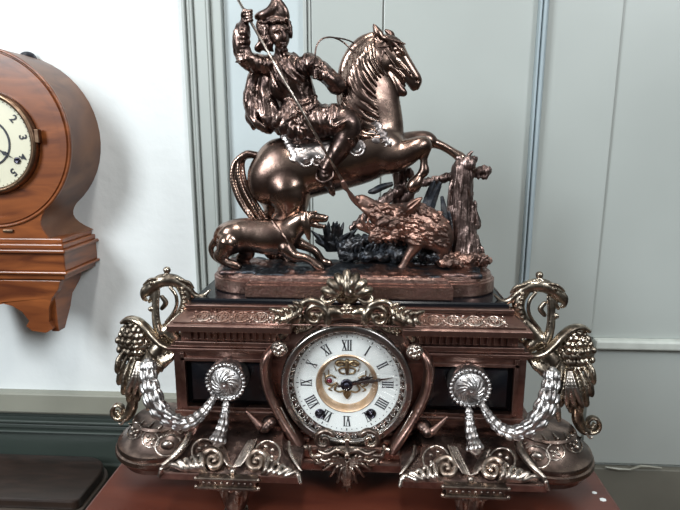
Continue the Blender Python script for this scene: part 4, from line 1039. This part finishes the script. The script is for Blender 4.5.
for i in range(9):
    o_ = (i-4); yy = HY-3-2*math.cos(i*1.3)
    tl_.chain([(256, 155, HY, 3.2), (246, 155+o_*.3, yy, 3.0), (238.5+o_*.9, 163, yy, 2.7), (238+o_*1.5, 178, yy-2, 2.5), (243+o_*1.7, 193, yy-3, 2.5), (250+o_*1.9, 206, yy-3, 2.3), (259+o_*2.0+2*math.sin(i*2), 219, yy-3, 1.3), (263+o_*2.0, 226, yy-3, .7)], fy=1.2)
tl_.build('tail', M['bronze'], horse, 0.8)
M['cloth'] = metal('cloth_bronze', (0.18, 0.155, 0.15), (0.56, 0.51, 0.49), 0.3, 45, bump=.1)
# saddle cloth, breast strap, bridle
sd = S(0.6)
base_edge = [(283, 140), (290, 150), (296, 158), (306, 162), (317, 162), (328, 158)]
for row in range(7):
    for col_ in range(13):
        u = col_/12; v = row/6
        x = 284+48*u+(1-u)*v*12-v*u*4; y = 136+v*(23+3*math.sin(u*9))-u*3
        sd.ell(x, y, sY(x, y, .4), 4.4, 1.9, 4.2, 0, k=3)
for cx_, cy_ in ((296, 155), (306, 160), (318, 159)):
    for i in range(9):
        a = math.radians(200+i*20); b = math.radians(220+i*20)
        p = [(cx_+7.2*math.cos(q_), cy_-6.5*math.sin(q_)) for q_ in (a, b)]
        sd.chain([(x, y, sY(x, y, -1.2), 1.1) for x, y in p])
    sd.ell(cx_, cy_-1, sY(cx_, cy_, -2), 2.2, 1.6, 2.2, k=.2)
for i in range(16):
    a = math.radians(i*24); b = math.radians(i*24+24)
    for R_ in (8, 4.5): sd.chain([(357+R_*math.cos(q_), 148-R_*math.sin(q_), sY(357+R_*math.cos(q_), 148-R_*math.sin(q_), -1.0), 1.0) for q_ in (a, b)])
sd.ell(357, 148, sY(357, 148, 0), 9.5, 2.0, 9, k=1)
for i in range(7): x = 330+i*1.5; sd.chain([(287+i*5, 139+i*.4, sY(287+i*5, 139, -1), .7), (293+i*5, 144, sY(293+i*5, 144, -1), .8)])
sd.build('saddle_cloth', M['cloth'], horse, 0.75)
bs = S(1.0)
for i in range(11):
    t = i/10; x = 362+t*26; y = 118+t*26-6*math.sin(t*3.1); bs.ell(x, y, sY(x, y, 0), 4.6, 1.8, 3.4, 45, k=1.5)
    bs.chain([(x-3, y+3, sY(x-3, y+3, -1.3), 1), (x+4, y-2, sY(x+4, y-2, -1.3), 1.1)], k=.3)
for x, y in ((372, 134), (376, 141), (383, 134), (368, 127), (378, 126), (364, 137)): bs.ell(x, y, sY(x, y, 0), 5, 2.0, 4, 30, k=1.2)
bs.build('breast_cloth', M['cloth'], horse, 0.8)
rn = S(0.2)
rn.chain([(314, 68, 62, .9), (315, 55, 60, .9), (317, 45, 62, .9), (323, 38.5, 66, .9), (333, 37.5, 72, .9), (343, 42, 78, .9), (352, 50, 80, .9), (362, 56, HY-13, .8)]); rn.chain([(331, 37.5, 74, .8), (341, 38.5, 80, .8), (350, 41, 86, .8), (357, 45, HY, .8)])
for seg in ([(384, 50), (390, 59), (396, 68), (402, 78), (405, 86)], [(397, 68), (403, 70), (409, 72), (414, 74)], [(378, 47), (385, 47), (393, 45), (400, 46)], [(384, 50), (381, 60), (383, 70), (387, 76)]): rn.chain([(x, y, sY(x, y, -.3), 1.0) for x, y in seg], k=.3)
rn.ell(384, 52, sY(384, 52, -.5), 2.2, 1.2, 2.2)
rn.build('reins', M['bronze_dark'], horse, 0.6)
# ------------------------------------------------ rider
RY = 84.0
r = S(3.0)
# torso
r.chain([(306, 128, RY-2, 19), (304, 116, RY-2, 16), (301, 104, RY-2, 14), (296, 90, RY-3, 16), (290, 76, RY-4, 17.5), (286, 66, RY-3, 13)], fy=.72)
r.ell(267, 66, RY-2, 12, 11, 10.5, 0); r.ell(284, 84, RY-6, 15, 11, 16, 25); r.ell(307, 63, RY-6, 9, 9, 8.5, 0); r.ell(293, 74, RY-12, 14, 6, 12, -25)
r.chain([(281, 58, RY-4, 7), (281, 50, RY-7, 6.5)], k=2)
# collar
for i in range(10):
    a = math.radians(180+i*20); r.ell(285+12*math.cos(a), 58-6*math.sin(a)+1, RY-7-5*abs(math.sin(a)), 3.5, 3, 2.4, k=1)
# head, face turned down to the right
r.ell(279, 33, RY-6, 11.5, 11, 13, -12, k=1.5); r.ell(281, 39, RY-11, 8.5, 7.5, 9, -12, k=2)
r.chain([(282, 30, RY-19, 1.0), (285, 36, RY-21, 2.1), (285, 39, RY-20, 1.5)], k=1.0)
r.chain([(274, 31.5, RY-17, 1.1), (279, 29.5, RY-18.6, 1.4), (283, 30, RY-18, 1)], k=1); r.chain([(284, 29.5, RY-18, 1), (288, 28.5, RY-16.5, 1.2), (290, 30, RY-14, .8)], k=1)
r.ell(278, 33, RY-17.6, 2.0, 1.4, 1.0, -5, k=.3, sub=True); r.ell(287.5, 31.8, RY-16.6, 1.7, 1.4, 1.0, 10, k=.3, sub=True)
r.ell(278, 33, RY-16.6, 1.5, 1.2, .8, -5, k=.1); r.ell(287.5, 31.8, RY-15.6, 1.3, 1.2, .8, 10, k=.1)
r.chain([(281, 43.5, RY-17.8, .9), (284.5, 43.2, RY-18.8, 1.3), (287.5, 42.2, RY-17.4, .8)], k=.5); r.chain([(282, 45.8, RY-17.5, 1.0), (285, 45.6, RY-18, 1.2), (287, 44.8, RY-17, .8)], k=.5)
r.ell(284.5, 50, RY-15, 3.2, 3, 2.6, k=1.5)
# raised right arm with puffed sleeve
r.chain([(266, 65, RY-2, 9), (256, 64, RY-6, 8.5), (246, 59, RY-10, 8.5)], k=2)
r.chain([(246, 58, RY-10, 8.5), (242, 50, RY-11, 8.3), (241, 43, RY-12, 8.0)], k=1); r.chain([(241, 39, RY-12, 8.2), (242, 33, RY-12, 7.8), (243, 27, RY-13, 6.0)], k=1)
for yy in (31, 41): r.chain([(234.5, yy+.5, RY-13, 1.6), (242, yy+2, RY-20, 1.8), (249, yy+1, RY-13, 1.6)], k=.5)
r.chain([(243, 28, RY-13, 4.6), (244.5, 22, RY-14, 4.4)], k=1.5)
r.ell(246.5, 15.5, RY-13, 5.0, 3.4, 6.2, 12, k=1.5)       # palm behind the shaft
for i in range(4):                                         # four fingers closed round it
    x, y = 250.2-i*.4, 10.5+i*3.0; L = (0.9, 1, .97, .85)[i]
    r.chain([(250, y, RY-13, 1.5), (251.5, y+.2, RY-18, 1.5), (248.0, y+1.2, RY-20.8*1.0, 1.45), (244.6+ (1-L)*4, y+1.8, RY-19, 1.25)], k=.25)
r.chain([(243, 19.5, RY-14, 1.9), (242.5, 14, RY-18, 1.7), (245, 9.5, RY-19.5, 1.4)], k=.4)
# left arm
r.chain([(309, 62, RY-6, 8.5), (319, 69, RY-10, 8.2), (330, 78, RY-12, 8.0), (338, 85, RY-14, 7.5)], k=2)
for t in (.3, .6, .85): r.chain([(309+29*t-5, 62+23*t+6, RY-16, 1.4), (309+29*t, 62+23*t, RY-19.5, 1.8), (309+29*t+5, 62+23*t-6, RY-16, 1.4)], k=.5)
r.chain([(338, 85, RY-16, 6.6), (331, 80, RY-21, 5.5), (325, 75, RY-24, 4.6)], k=1.5)
r.ell(320, 72.5, RY-25, 4.6, 3.4, 3.8, -30, k=1.2)
for i in range(4): r.chain([(319-i*.4, 69.5+i*2.4, RY-27, 1.5), (315.5, 70.2+i*2.5, RY-29, 1.45), (313.5, 71.6+i*2.2, RY-26.5, 1.3), (315.5, 72.4+i*2, RY-24.5, 1.1)], k=.25)
r.chain([(322, 69, RY-26, 1.8), (318.5, 66, RY-27.5, 1.6), (315, 65.5, RY-27, 1.3)], k=.4)
# tunic skirt
for i, (x, y) in enumerate(((277, 124), (284, 130), (292, 134), (301, 135), (311, 134), (320, 130), (328, 122), (333, 113))):
    r.chain([(290+i*3.4, 102, RY-10, 4.5), ((290+i*3.4+x)/2, 113, RY-16, 5.8), (x, y-3, RY-19, 5.2), (x-.5, y+2, RY-18, 2.8)], k=.8)
r.chain([(287, 100, RY-12, 2.2), (297, 105, RY-17, 2.6), (308, 103, RY-17, 2.6), (316, 97, RY-10, 2.2)], k=.5)
for x, y, a in ((300, 112, 30), (312, 108, -40), (306, 120, 10), (318, 114, 60), (293, 117, -20), (310, 124, 40), (301, 124, -60), (321, 120, 0)):
    r.ell(x, y, RY-22.5, 4.6, 2.2, 1.7, a, k=.3); r.ell(x+3, y+5, RY-23, 3.6, 2.2, 1.3, a+70, k=.3); r.ell(x-5, y+3, RY-22, 3.2, 2, 1.4, -a, k=.3)
for i in range(10):
    a = i*.7; r.chain([(236+i*.5, 62-i*3.4, RY-14, 1.2), (242, 60-i*3.4+2*math.sin(a), RY-18.8, 1.6), (249, 61-i*3.4, RY-14, 1.0)], k=.6)
for i in range(6):
    x = 252+i*4.2; r.chain([(x, 56+i*.8, RY-8, 1.4), (x+1.5, 64, RY-12.5, 1.8), (x-1, 72, RY-8, 1.2)], k=.8)
for i in range(7):
    x = 311+i*3.8; y = 64+i*3; r.chain([(x+5, y-6, RY-12, 1.2), (x+1, y, RY-18.5-i*.4, 1.9), (x-4, y+6, RY-12, 1.2)], k=.6)
r.ell(337, 86, RY-14, 9, 8, 8.5, 0, k=2)
# chest lacing and folds
for a_, b_ in (((280, 62), (300, 84)), ((288, 60), (304, 80)), ((296, 60), (306, 74)), ((274, 66), (290, 92)), ((271, 72), (284, 96))):
    r.chain([(*a_, RY-15, 1.0), ((a_[0]+b_[0])/2-1.5, (a_[1]+b_[1])/2+1, RY-19, 1.7), (*b_, RY-16, 1.0)], k=.7)
# near leg: thigh, knee, boot
r.chain([(308, 124, RY-6, 15), (322, 121, RY-11, 14), (337, 120, RY-14, 13.4), (349, 124, RY-16, 12)], k=4)
r.chain([(350, 125, RY-16, 11.6), (347, 137, RY-16.5, 10.6), (339, 150, RY-17, 8.8), (330, 163, RY-17, 6.8), (325, 171, RY-17, 5.4)], k=3)
r.chain([(325, 169, RY-17, 5.4), (325, 177, RY-18, 5.4), (329, 185, RY-18, 4.2), (333, 194, RY-18, 2.0)], k=1.5)
r.chain([(336, 112, RY-26, 1.5), (331, 119, RY-28, 2.2), (333, 127, RY-29, 2.2), (341, 124, RY-30, 2.0), (347, 119, RY-28, 1.3)], k=.8)
for y in (166, 170, 174): r.chain([(319, y, RY-19, 1.1), (325, y+2.5, RY-23.5, 1.4), (331, y, RY-19, 1.1)], k=.3)
# far leg
r.chain([(312, 124, RY+12, 14), (330, 128, RY+30, 12), (342, 132, RY+34, 10), (338, 150, RY+36, 8), (330, 166, RY+36, 6), (334, 178, RY+34, 4)], k=3)
fc = [W(281, 36, RY-10)/1.0, W(248, 15, RY-14), W(318, 72, RY-26), W(346, 126, RY-18), W(338, 148, RY-18), W(327, 172, RY-18)]
def cdisp(x, y, z):
    out = np.zeros(len(x)); keep = np.ones(len(x), bool)
    for c_, rr in zip(fc, (15, 9, 8, 17, 17, 16)): keep &= ((x-c_[0])**2+(y-c_[1])**2+(z-c_[2])**2) > rr*rr
    for i in np.where(keep)[0]:
        a, b, c_ = x[i], y[i], z[i]
        n1 = mnoise.noise((a*.17+c_*.05, b*.10, c_*.05-a*.04)); n2 = mnoise.noise((a*.42, b*.42, c_*.34))
        out[i] = (abs(n1)*2-.6)*1.15+(abs(n2)-.25)*.5
    return out
rider = r.build('rider', M['bronze_dark'], su, 0.8, disp=cdisp)
hat = S(1.2)
hat.ell(276, 21.5, RY-4, 15.5, 12, 4.6, 4, k=2); hat.ell(278, 17, RY-4, 12, 10, 6.5, 0)
hat.chain([(257, 17, RY-9, 2.6), (263, 15, RY-12, 3.4), (269, 12, RY-13, 3.4), (273.5, 6, RY-12, 3.2), (275, 0, RY-11, 2.4), (274, -5, RY-10, 1.1)], k=2, fy=.8); hat.chain([(276, -2, RY-10, 1.6), (280, 4, RY-11, 2.8), (284, 11, RY-11, 3.4), (286, 18, RY-10, 2.8)], k=2, fy=.8); hat.ell(277, 10, RY-9, 6, 4, 7, -8, k=3)
for i in range(7): hat.ell(261+i*4.2, 22-i*.45+((i % 2)*1.4), RY-17+abs(i-4)*.8, 2.8, 2.4, 2.2, k=.6)
hat.build('hat', M['bronze_dark'], rider, 0.75)
hr = S(0.5); rnd = random.Random(2)
for i in range(26):
    x = rnd.uniform(259, 271); y = rnd.uniform(22, 45); 
    if x > 266+ (y-30)*.35: x = 266
    hr.chain([(x, y, RY-11+rnd.uniform(-3, 5), 3.0), (x+rnd.uniform(-3, 3), y+4, RY-12, 2.4), (x+rnd.uniform(-1, 3), y+7, RY-10, 1.2)])
for i in range(6): hr.chain([(288+i*.5, 22+i*2.2, RY-8, 2.4), (291, 27+i*2.0, RY-8, 1.6)])
hr.build('hair', M['bronze_dark'], rider, 0.75)
ckk = S(1.5)
for i in range(9):
    t = i/8
    if i % 2: continue
    ckk.chain([(262+t*14, 62+t*3, RY+5, 3.8), (258+t*17, 82, RY+8-4*(i % 2), 4.2), (254+t*24, 102, RY+9-6*(i % 2), 4.4), (250+t*34+2*math.sin(i*2), 117+2*math.sin(i*1.7), RY+8-7*(i % 2), 4.2), (254+t*34, 127+t*3+3*math.sin(i*1.3), RY+6-6*(i % 2), 3.0)], fy=1.0, k=1.0)
ckk.chain([(251, 112, RY+2, 3), (255, 121, RY-2, 4.2), (264, 128, RY-2, 3.6), (270, 132, RY, 2.0)], k=1); ckk.chain([(256, 108, RY, 1.8), (264, 118, RY-6, 2.6), (274, 128, RY-5, 2.0)], k=.6)
ckk.chain([(258, 66, RY+4, 5), (252, 84, RY+4, 5), (250, 102, RY+4, 6), (256, 116, RY+2, 6)], k=3); ckk.chain([(270, 70, RY+6, 7), (268, 92, RY+6, 9), (270, 112, RY+6, 11), (278, 122, RY+4, 9)], k=4)
ckk.build('cloak', M['bronze_dark'], rider, 0.9, disp=cdisp)
stp = S(.4); stp.chain([(317, 171, RY-19, 1), (317, 179, RY-20, 1.3), (325, 182, RY-24.5, 1.4), (333, 176, RY-20, 1.3), (331, 168, RY-19, 1)]); stp.chain([(322, 160, RY-23, .9), (318, 168, RY-22, 1.0), (317, 173, RY-19, 1.0)]); stp.build('stirrup', M['bronze_dark'], rider, .7)
# spear
a = np.array(W(248, 17, 65.5)); b = np.array(W(344, 184, 46.0))
sp0 = a+(a-b)*0.17
m = MB(); m.tube([sp0, b], 1.4, 12); sp = m.build('spear', M['antiqued'], su)
tp = S(.4); tp.chain([(343, 182, 46, 2.4), (345, 187, 48, 2.8), (348, 191, 50, 1.8), (352, 197, 54, 2.8), (357, 204, 59, 2.2)], fy=.8); tp.build('spear_head', M['copper'], sp, .6)
# ------------------------------------------------ dog
DYY = 68.0
d_ = S(3.5)
d_.chain([(228, 238, DYY+2, 14.5), (243, 235, DYY+1, 15), (259, 236, DYY, 15), (274, 237, DYY, 16), (286, 236, DYY, 14)], fy=.75)
d_.ell(231, 239, DYY-6, 14, 9, 16, 20); d_.ell(268, 240, DYY-2, 20, 11, 13.5, 0); d_.ell(287, 237, DYY-5, 11, 8, 15, 30)
d_.chain([(288, 232, DYY, 11), (297, 225, DYY-1, 9), (305, 219, DYY-2, 7.8)], fy=.8)
d_.ell(309, 218, DYY-3, 8, 6, 6.5, 0, k=2); d_.chain([(312, 216.5, DYY-3, 5.2), (319, 218, DYY-3, 4.0), (325, 218.5, DYY-3, 3.5)], k=1.5)
d_.chain([(312, 224, DYY-3, 3), (319, 226, DYY-3, 2.4), (324, 226.5, DYY-3, 1.8)], k=.8)
d_.ell(327, 217, DYY-4, 2.0, 2, 1.7, k=.4); d_.ell(314.5, 214.5, DYY-7.5, 1.6, 1.2, 1.2, k=.4); d_.chain([(311, 212.5, DYY-7, 1.3), (316, 212, DYY-7.5, 1.4)], k=.5)
d_.chain([(320, 222.4, DYY, .8), (328, 223, DYY, 1.0)], sub=True, fy=6, k=.3)
d_.chain([(306, 214, DYY-8, 2.8), (306, 222, DYY-9.5, 3.8), (307, 230, DYY-9.5, 3.6), (309, 239, DYY-8.5, 1.5)], fy=.5, k=.6)
py_ = lambda px, Y: next(q for q in np.arange(240, 285, .5) if W(px, q, Y)[2] < GZ+4)
d_.chain([(228, 243, DYY-9, 11), (224, 252, DYY-10, 6.5), (219, 256, DYY-10, 4.6), (226, 262, DYY-11, 3.6), (233, py_(233, DYY-12)-3, DYY-12, 3.4), (239, py_(239, DYY-12)-.5, DYY-13, 3.0)], k=2)
d_.chain([(243, 246, DYY+9, 8), (249, 254, DYY+9, 5), (240, 258, DYY+9, 3.6), (247, py_(247, DYY+9)-1, DYY+9, 3.0)], k=2)
d_.chain([(286, 248, DYY-8, 8), (294, 256, DYY-10, 5.2), (305, 258, DYY-12, 3.8), (313, 262, DYY-13, 3.3), (317, py_(317, DYY-14)-2.5, DYY-14, 3.6), (322, py_(322, DYY-15), DYY-15, 2.5)], k=2)
for i in range(3): d_.chain([(317, py_(318, DYY-15)-2, DYY-17+i*2, 1.4), (323+i*.5, py_(323, DYY-15)+.3, DYY-18+i*2.4, 1.2)], k=.3)
d_.chain([(292, 240, DYY+7, 7), (303, 245, DYY+7, 4.6), (315, 251, DYY+6, 3.6), (322, py_(322, DYY+8)-3, DYY+8, 3.6), (330, py_(330, DYY+8)-1, DYY+8, 2.6)], k=2)
d_.chain([(216, 240, DYY+2, 3.6), (211, 248, DYY+2, 2.6), (214, 257, DYY+1, 2.2), (222, 263, DYY, 1.7), (230, 266, DYY-2, 1.0)], k=1)
d_.chain([(272, 221, DYY-8, .9), (282, 234, DYY-13.5, 1.1), (290, 247, DYY-13.5, 1.0)], k=.3)
d_.build('hound', M['bronze'], su, 0.8)
# ------------------------------------------------ boar
BY = 78.0
b_ = S(3.0); rnd = random.Random(9)
b_.chain([(392, 222, BY-6, 15), (408, 222, BY-2, 18), (422, 226, BY, 19), (434, 233, BY+3, 16), (441, 240, BY+4, 11)], fy=.72)
b_.chain([(395, 219, BY-10, 14), (383, 216, BY-14, 12), (374, 210, BY-15, 8.5), (367, 205, BY-16, 6.8), (361, 201, BY-16, 6.0)], fy=.8, k=2)
b_.chain([(390, 230, BY-14, 10), (378, 231, BY-15, 7), (368, 228, BY-16, 4.6), (359, 226, BY-16, 3.2)], fy=.8, k=1.5)
for i in range(6): b_.chain([(372+i*5, 234-i*.3, BY-20, 2.4), (370+i*5, 239, BY-19, 2.0), (372+i*5, 243, BY-17, .8)], k=.5)
b_.chain([(368, 205, BY-21, 1.3), (375, 207, BY-23, 1.8), (380, 212, BY-24.5, 1.5)], k=.8); b_.chain([(370, 213, BY-22, 1.0), (377, 217, BY-24, 1.6), (385, 218, BY-25, 1.2)], k=.8)
b_.ell(360, 200, BY-16, 5.6, 4.4, 4.8, -40, k=.8)
b_.chain([(372, 228, BY-20, 1.4), (368, 222, BY-22, 1.4), (369, 217, BY-22, .6)], k=.3); b_.chain([(366, 228, BY-14, 1.1), (363, 222, BY-15, .6)], k=.3)
b_.ell(389, 211, BY-24, 2.2, 1.4, 1.6, k=.5); b_.chain([(384, 209, BY-23, 1.5), (391, 207, BY-24, 1.6)], k=.5); b_.ell(381, 222, BY-24, 5, 3, 3, -20, k=1)
b_.chain([(402, 214, BY-16, 4.6), (409, 208, BY-20, 4.8), (420, 202, BY-20, 1.4)], k=1); b_.chain([(406, 212, BY-21.5, .8), (414, 206.5, BY-23, .9)], sub=True, k=.3)
b_.chain([(414, 236, BY-8, 10), (416, 244, BY-11, 6.5), (411, 252, BY-12, 4.4), (406, 260, BY-13, 3.2), (404, 265, BY-13.5, 3.0), (401, 268.5, BY-14, 3.8)], k=2)
b_.chain([(400, 238, BY+8, 6), (394, 248, BY+8, 4), (390, 255, BY+8, 3), (388, 260, BY+8, 3)], k=2)
b_.chain([(438, 240, BY, 9), (443, 250, BY+2, 5.5), (440, 256, BY+3, 3.6), (441, 261, BY+4, 3.4)], k=2); b_.chain([(430, 242, BY+10, 8), (432, 252, BY+12, 4.5), (430, 259, BY+12, 3.4)], k=2)
bsf = lambda x, y, o_: b_.surf(x, y, 30, 120, o_, None)
pr = list(b_.p)
for i in range(230):                          # bristles
    x = rnd.uniform(369, 446); y = rnd.uniform(203, 246)
    s2 = S(); s2.p = pr; Y0 = s2.surf(x, y, 40, 110, 0, -999)
    if Y0 < -900: continue
    L = 6; dx = L*(.85 if x > 400 else .7); dy = L*(.1+.5*(x-380)/70)*rnd.uniform(.3, 1.2)
    b_.chain([(x, y, Y0+.6, 1.3), (x+dx*.6, y+dy*.6, s2.surf(x+dx*.6, y+dy*.6, 40, 110, -.9, Y0), 1.45), (x+dx, y+dy, s2.surf(x+dx, y+dy, 40, 110, -1.4, Y0)-.5, .5)], k=.3, n=2)
for i in range(14): x = 384+i*4.2; y = 208-4*math.sin(i/13*2.2)+i*.9; b_.chain([(x, y+3, BY-4, 2), (x+3, y-3.5, BY-4, .7)], k=.6)
boar_mat = metal('red_copper_bronze', (0.13, 0.085, 0.072), (0.40, 0.235, 0.185), 0.4, 50, bump=.3, bscale=300)
b_.chain([(404, 212, BY-20, 3.4), (410, 206, BY-26, 4.4), (417, 201, BY-27, 3.0), (422, 198, BY-26, 1.0)], k=.6); b_.chain([(408, 209, BY-30, 1.6), (414, 204, BY-31, 1.4), (419, 200, BY-29, .7)], sub=True, k=.3)
b_.ell(388, 212, BY-25.5, 2.8, 2.2, 2.2, k=.3); b_.chain([(382, 209, BY-25, 1.6), (388, 207, BY-27, 2.0), (394, 209, BY-26, 1.5)], k=.3)
b_.ell(384, 222, BY-25, 6.5, 4, 4, -15, k=.8); b_.ell(392, 226, BY-25, 4, 3, 3, 0, k=.5)
b_.ell(357.5, 198.5, BY-19, 3.0, 3, 3.4, -40, k=.4); b_.chain([(363, 209, BY-21, 2.0), (368, 212, BY-22, 2.4), (374, 216, BY-23, 1.6)], k=.4)
b_.chain([(366, 228, BY-21, 1.8), (362, 221, BY-23, 1.8), (363, 214, BY-22, .8)], k=.3)
b_.build('boar', boar_mat, su, 0.8)
# ------------------------------------------------ tree trunk, fence rail, rocks, grass
def bark_disp(x, y, z): return np.array([mnoise.noise((a*.35, b*.35, c*.06))*2.2 for a, b, c in zip(x, y, z)])
k_ = S(2.0)
TY = 99.0
tb = [(462, 168, TY, 9), (462, 180, TY, 10), (460, 196, TY, 10.5), (459, 214, TY, 11.5), (461, 232, TY, 13), (463, 246, TY, 15), (464, 256, TY, 17)]
k_.chain(tb, k=3)
for i in range(9):
    o_ = (i-4)*2.6; k_.chain([(462+o_*.8, 170, TY-7+abs(o_)*.4, 1.4), (461+o_, 190, TY-9+abs(o_)*.4, 1.7), (459+o_*1.1+1.5*math.sin(i), 212, TY-10+abs(o_)*.4, 1.8), (462+o_*1.3, 236, TY-12+abs(o_)*.4, 2.0), (465+o_*1.7, 252, TY-13+abs(o_)*.3, 1.4)], k=.4)
k_.chain([(476, 225, TY, 5), (474, 212, TY, 3), (475, 202, TY, 1.5)]); k_.chain([(448, 246, TY-6, 4), (444, 254, TY-8, 3)])
k_.ell(467, 164, TY-4, 8.5, 8, 8, 0, k=1); k_.ell(460, 158, TY-1, 3.5, 4, 3, k=1); k_.ell(474, 159, TY-2, 3.2, 3.5, 4, k=1); k_.chain([(468, 156, TY, 2), (472, 152, TY, 1.4)], k=1)
k_.build('tree_trunk', M['bark'], su, 0.9, disp=bark_disp)
fr_ = S(1.0)
fr_.chain([(398, 186, TY+6, 3.6), (414, 184, TY+6, 4), (432, 181, TY+6, 4), (450, 177, TY+5, 4), (468, 174, TY+5, 4.6), (484, 171, TY+4, 5.0), (488, 171, TY+4, 3.6)], k=1)
fr_.chain([(476, 176, TY+2, 2), (484, 177, TY+1, 2.4), (489, 174, TY+1, 1.6)], k=.4)
fr_.build('branch', M['bark'], su, 0.9, disp=bark_disp)
fp = S(1.0)
for x, t_ in ((396, 172), (403, 169), (411, 170)): fp.chain([(x, t_+2, TY+8, 3.0), (x+.5, 185, TY+8, 3.6), (x-1, 200, TY+8, 3.8), (x+1, 222, TY+8, 4.2), (x+1, 250, TY+8, 5)], k=.6)
fp.ell(409, 173, TY+6, 4, 4, 5); fp.chain([(404, 200, TY+6, 4), (418, 186, TY+2, 3.5)], k=1)
fp.build('split_stump', M['bark'], su, 0.9, disp=bark_disp)
lg = S(1.0); lg.chain([(352, 228, 90, 3.0), (362, 219, 92, 4), (376, 207, 95, 4.6), (390, 196, 98, 5), (400, 190, 100, 4)], k=1)
for i in range(4): lg.chain([(353, 226+i*1.5, 87, .8), (372, 208+i*2.4, 90, 1.2), (392, 193+i*2.2, 93, .8)], k=.3)
lg.build('fallen_log', M['bark'], su, 0.9, disp=bark_disp)
def leaf(pts, w, name, thick=1.1, mat='patina'):
    """pointed blade with a midrib along pts (px, py, Y)"""
    g_ = S(0.4); n = len(pts)
    P = catmull([np.array(p, float) for p in pts], 5)
    for i in range(len(P)-1):
        t = i/(len(P)-1); ww = w*math.sin(math.pi*min(1, .12+.88*t))**.7+.3
        a_, b2 = P[i], P[i+1]; ln = math.hypot(b2[0]-a_[0], b2[1]-a_[1])+1e-6; nx, ny = -(b2[1]-a_[1])/ln, (b2[0]-a_[0])/ln
        for o2_ in (-.66, -.33, 0, .33, .66): g_.chain([(a_[0]+nx*ww*o2_, a_[1]+ny*ww*o2_, a_[2]+abs(o2_)*1.2, thick*(1.15-.5*abs(o2_))), (b2[0]+nx*ww*o2_, b2[1]+ny*ww*o2_, b2[2]+abs(o2_)*1.2, thick*(1.15-.5*abs(o2_)))])
    return g_.build(name, M[mat], su, 0.8)
leaf([(426, 232, 92), (428, 214, 94), (433, 198, 95), (440, 183, 95)], 6, 'leaf', 1.3)
leaf([(420, 228, 94), (424, 210, 96), (430, 192, 96), (434, 182, 97)], 4, 'leaf', 1.2)
leaf([(448, 244, 88), (446, 226, 89), (444, 210, 90), (442, 197, 91)], 3.6, 'leaf')
leaf([(452, 246, 88), (452, 228, 89), (449, 212, 90)], 3, 'leaf')
leaf([(392, 184, 92), (382, 187, 91), (374, 191, 90), (369, 192, 90)], 3.6, 'leaf', 1.2)
leaf([(472, 244, 95), (474, 232, 96), (473, 220, 96)], 3.2, 'leaf')
bu = S(0.3); rnd = random.Random(21)
for i in range(46):
    a = math.radians(rnd.uniform(10, 170)); e_ = rnd.uniform(-.7, .5); L = rnd.uniform(16, 30); bx0, by0 = 334+rnd.uniform(-7, 10), 250
    bu.chain([(bx0, by0, 96, 2.0), (bx0+math.cos(a)*L*.5, by0-abs(math.sin(a))*L*.62, 96+e_*12, 2.4), (bx0+math.cos(a)*L*.85, by0-abs(math.sin(a))*L*.95, 96+e_*20, 1.0)], fy=.8)
bu.build('spiky_bush', M['patina'], su, 0.9)
rk = S(1.2); rnd = random.Random(31)
for i in range(34):
    x = rnd.uniform(346, 398); y = rnd.uniform(238, 254); rk.ell(x, y+2, 96+rnd.uniform(-10, 8)-(y-238)*.6, rnd.uniform(8, 14), rnd.uniform(7, 11), rnd.uniform(4, 8), rnd.uniform(-30, 30), k=2.5)
for i in range(14):
    x = rnd.uniform(398, 450); y = rnd.uniform(246, 258); rk.ell(x, y, 98+rnd.uniform(-6, 6)-(y-246)*.8, rnd.uniform(8, 13), 9, rnd.uniform(3.5, 6), rnd.uniform(-20, 20), k=2.5)
mo = S(2.5)
for i in range(8):
    x = 446+i*5.5; y = 260+rnd.uniform(-3, 3); mo.ell(x, y, 76+rnd.uniform(-6, 8), rnd.uniform(7, 11), 9, rnd.uniform(4, 7), rnd.uniform(-40, 40), k=3)
rk.bx((W(350, 250, 92)[0], 84, GZ-1), (W(470, 250, 92)[0], 112, GZ+4), 2)
def rdisp(x, y, z): return np.array([mnoise.noise((a*.16, b*.16, c*.16))*3.4+mnoise.noise((a*.4, b*.4, c*.4))*2.0 for a, b, c in zip(x, y, z)])
rk.build('rocks', M['patina'], su, 0.9, disp=rdisp)
mo.build('mound', boar_mat, su, 0.9, disp=rdisp)
fl_ = S(.4)
for i in range(9): fl_.chain([(350+i*5, 252-i*.3, 78, 1.2), (353+i*5, 246-(i % 3)*3, 76, 1.6), (358+i*5, 243+(i % 2)*3, 76, .8)])
fl_.build('ferns', M['patina'], su, .8)
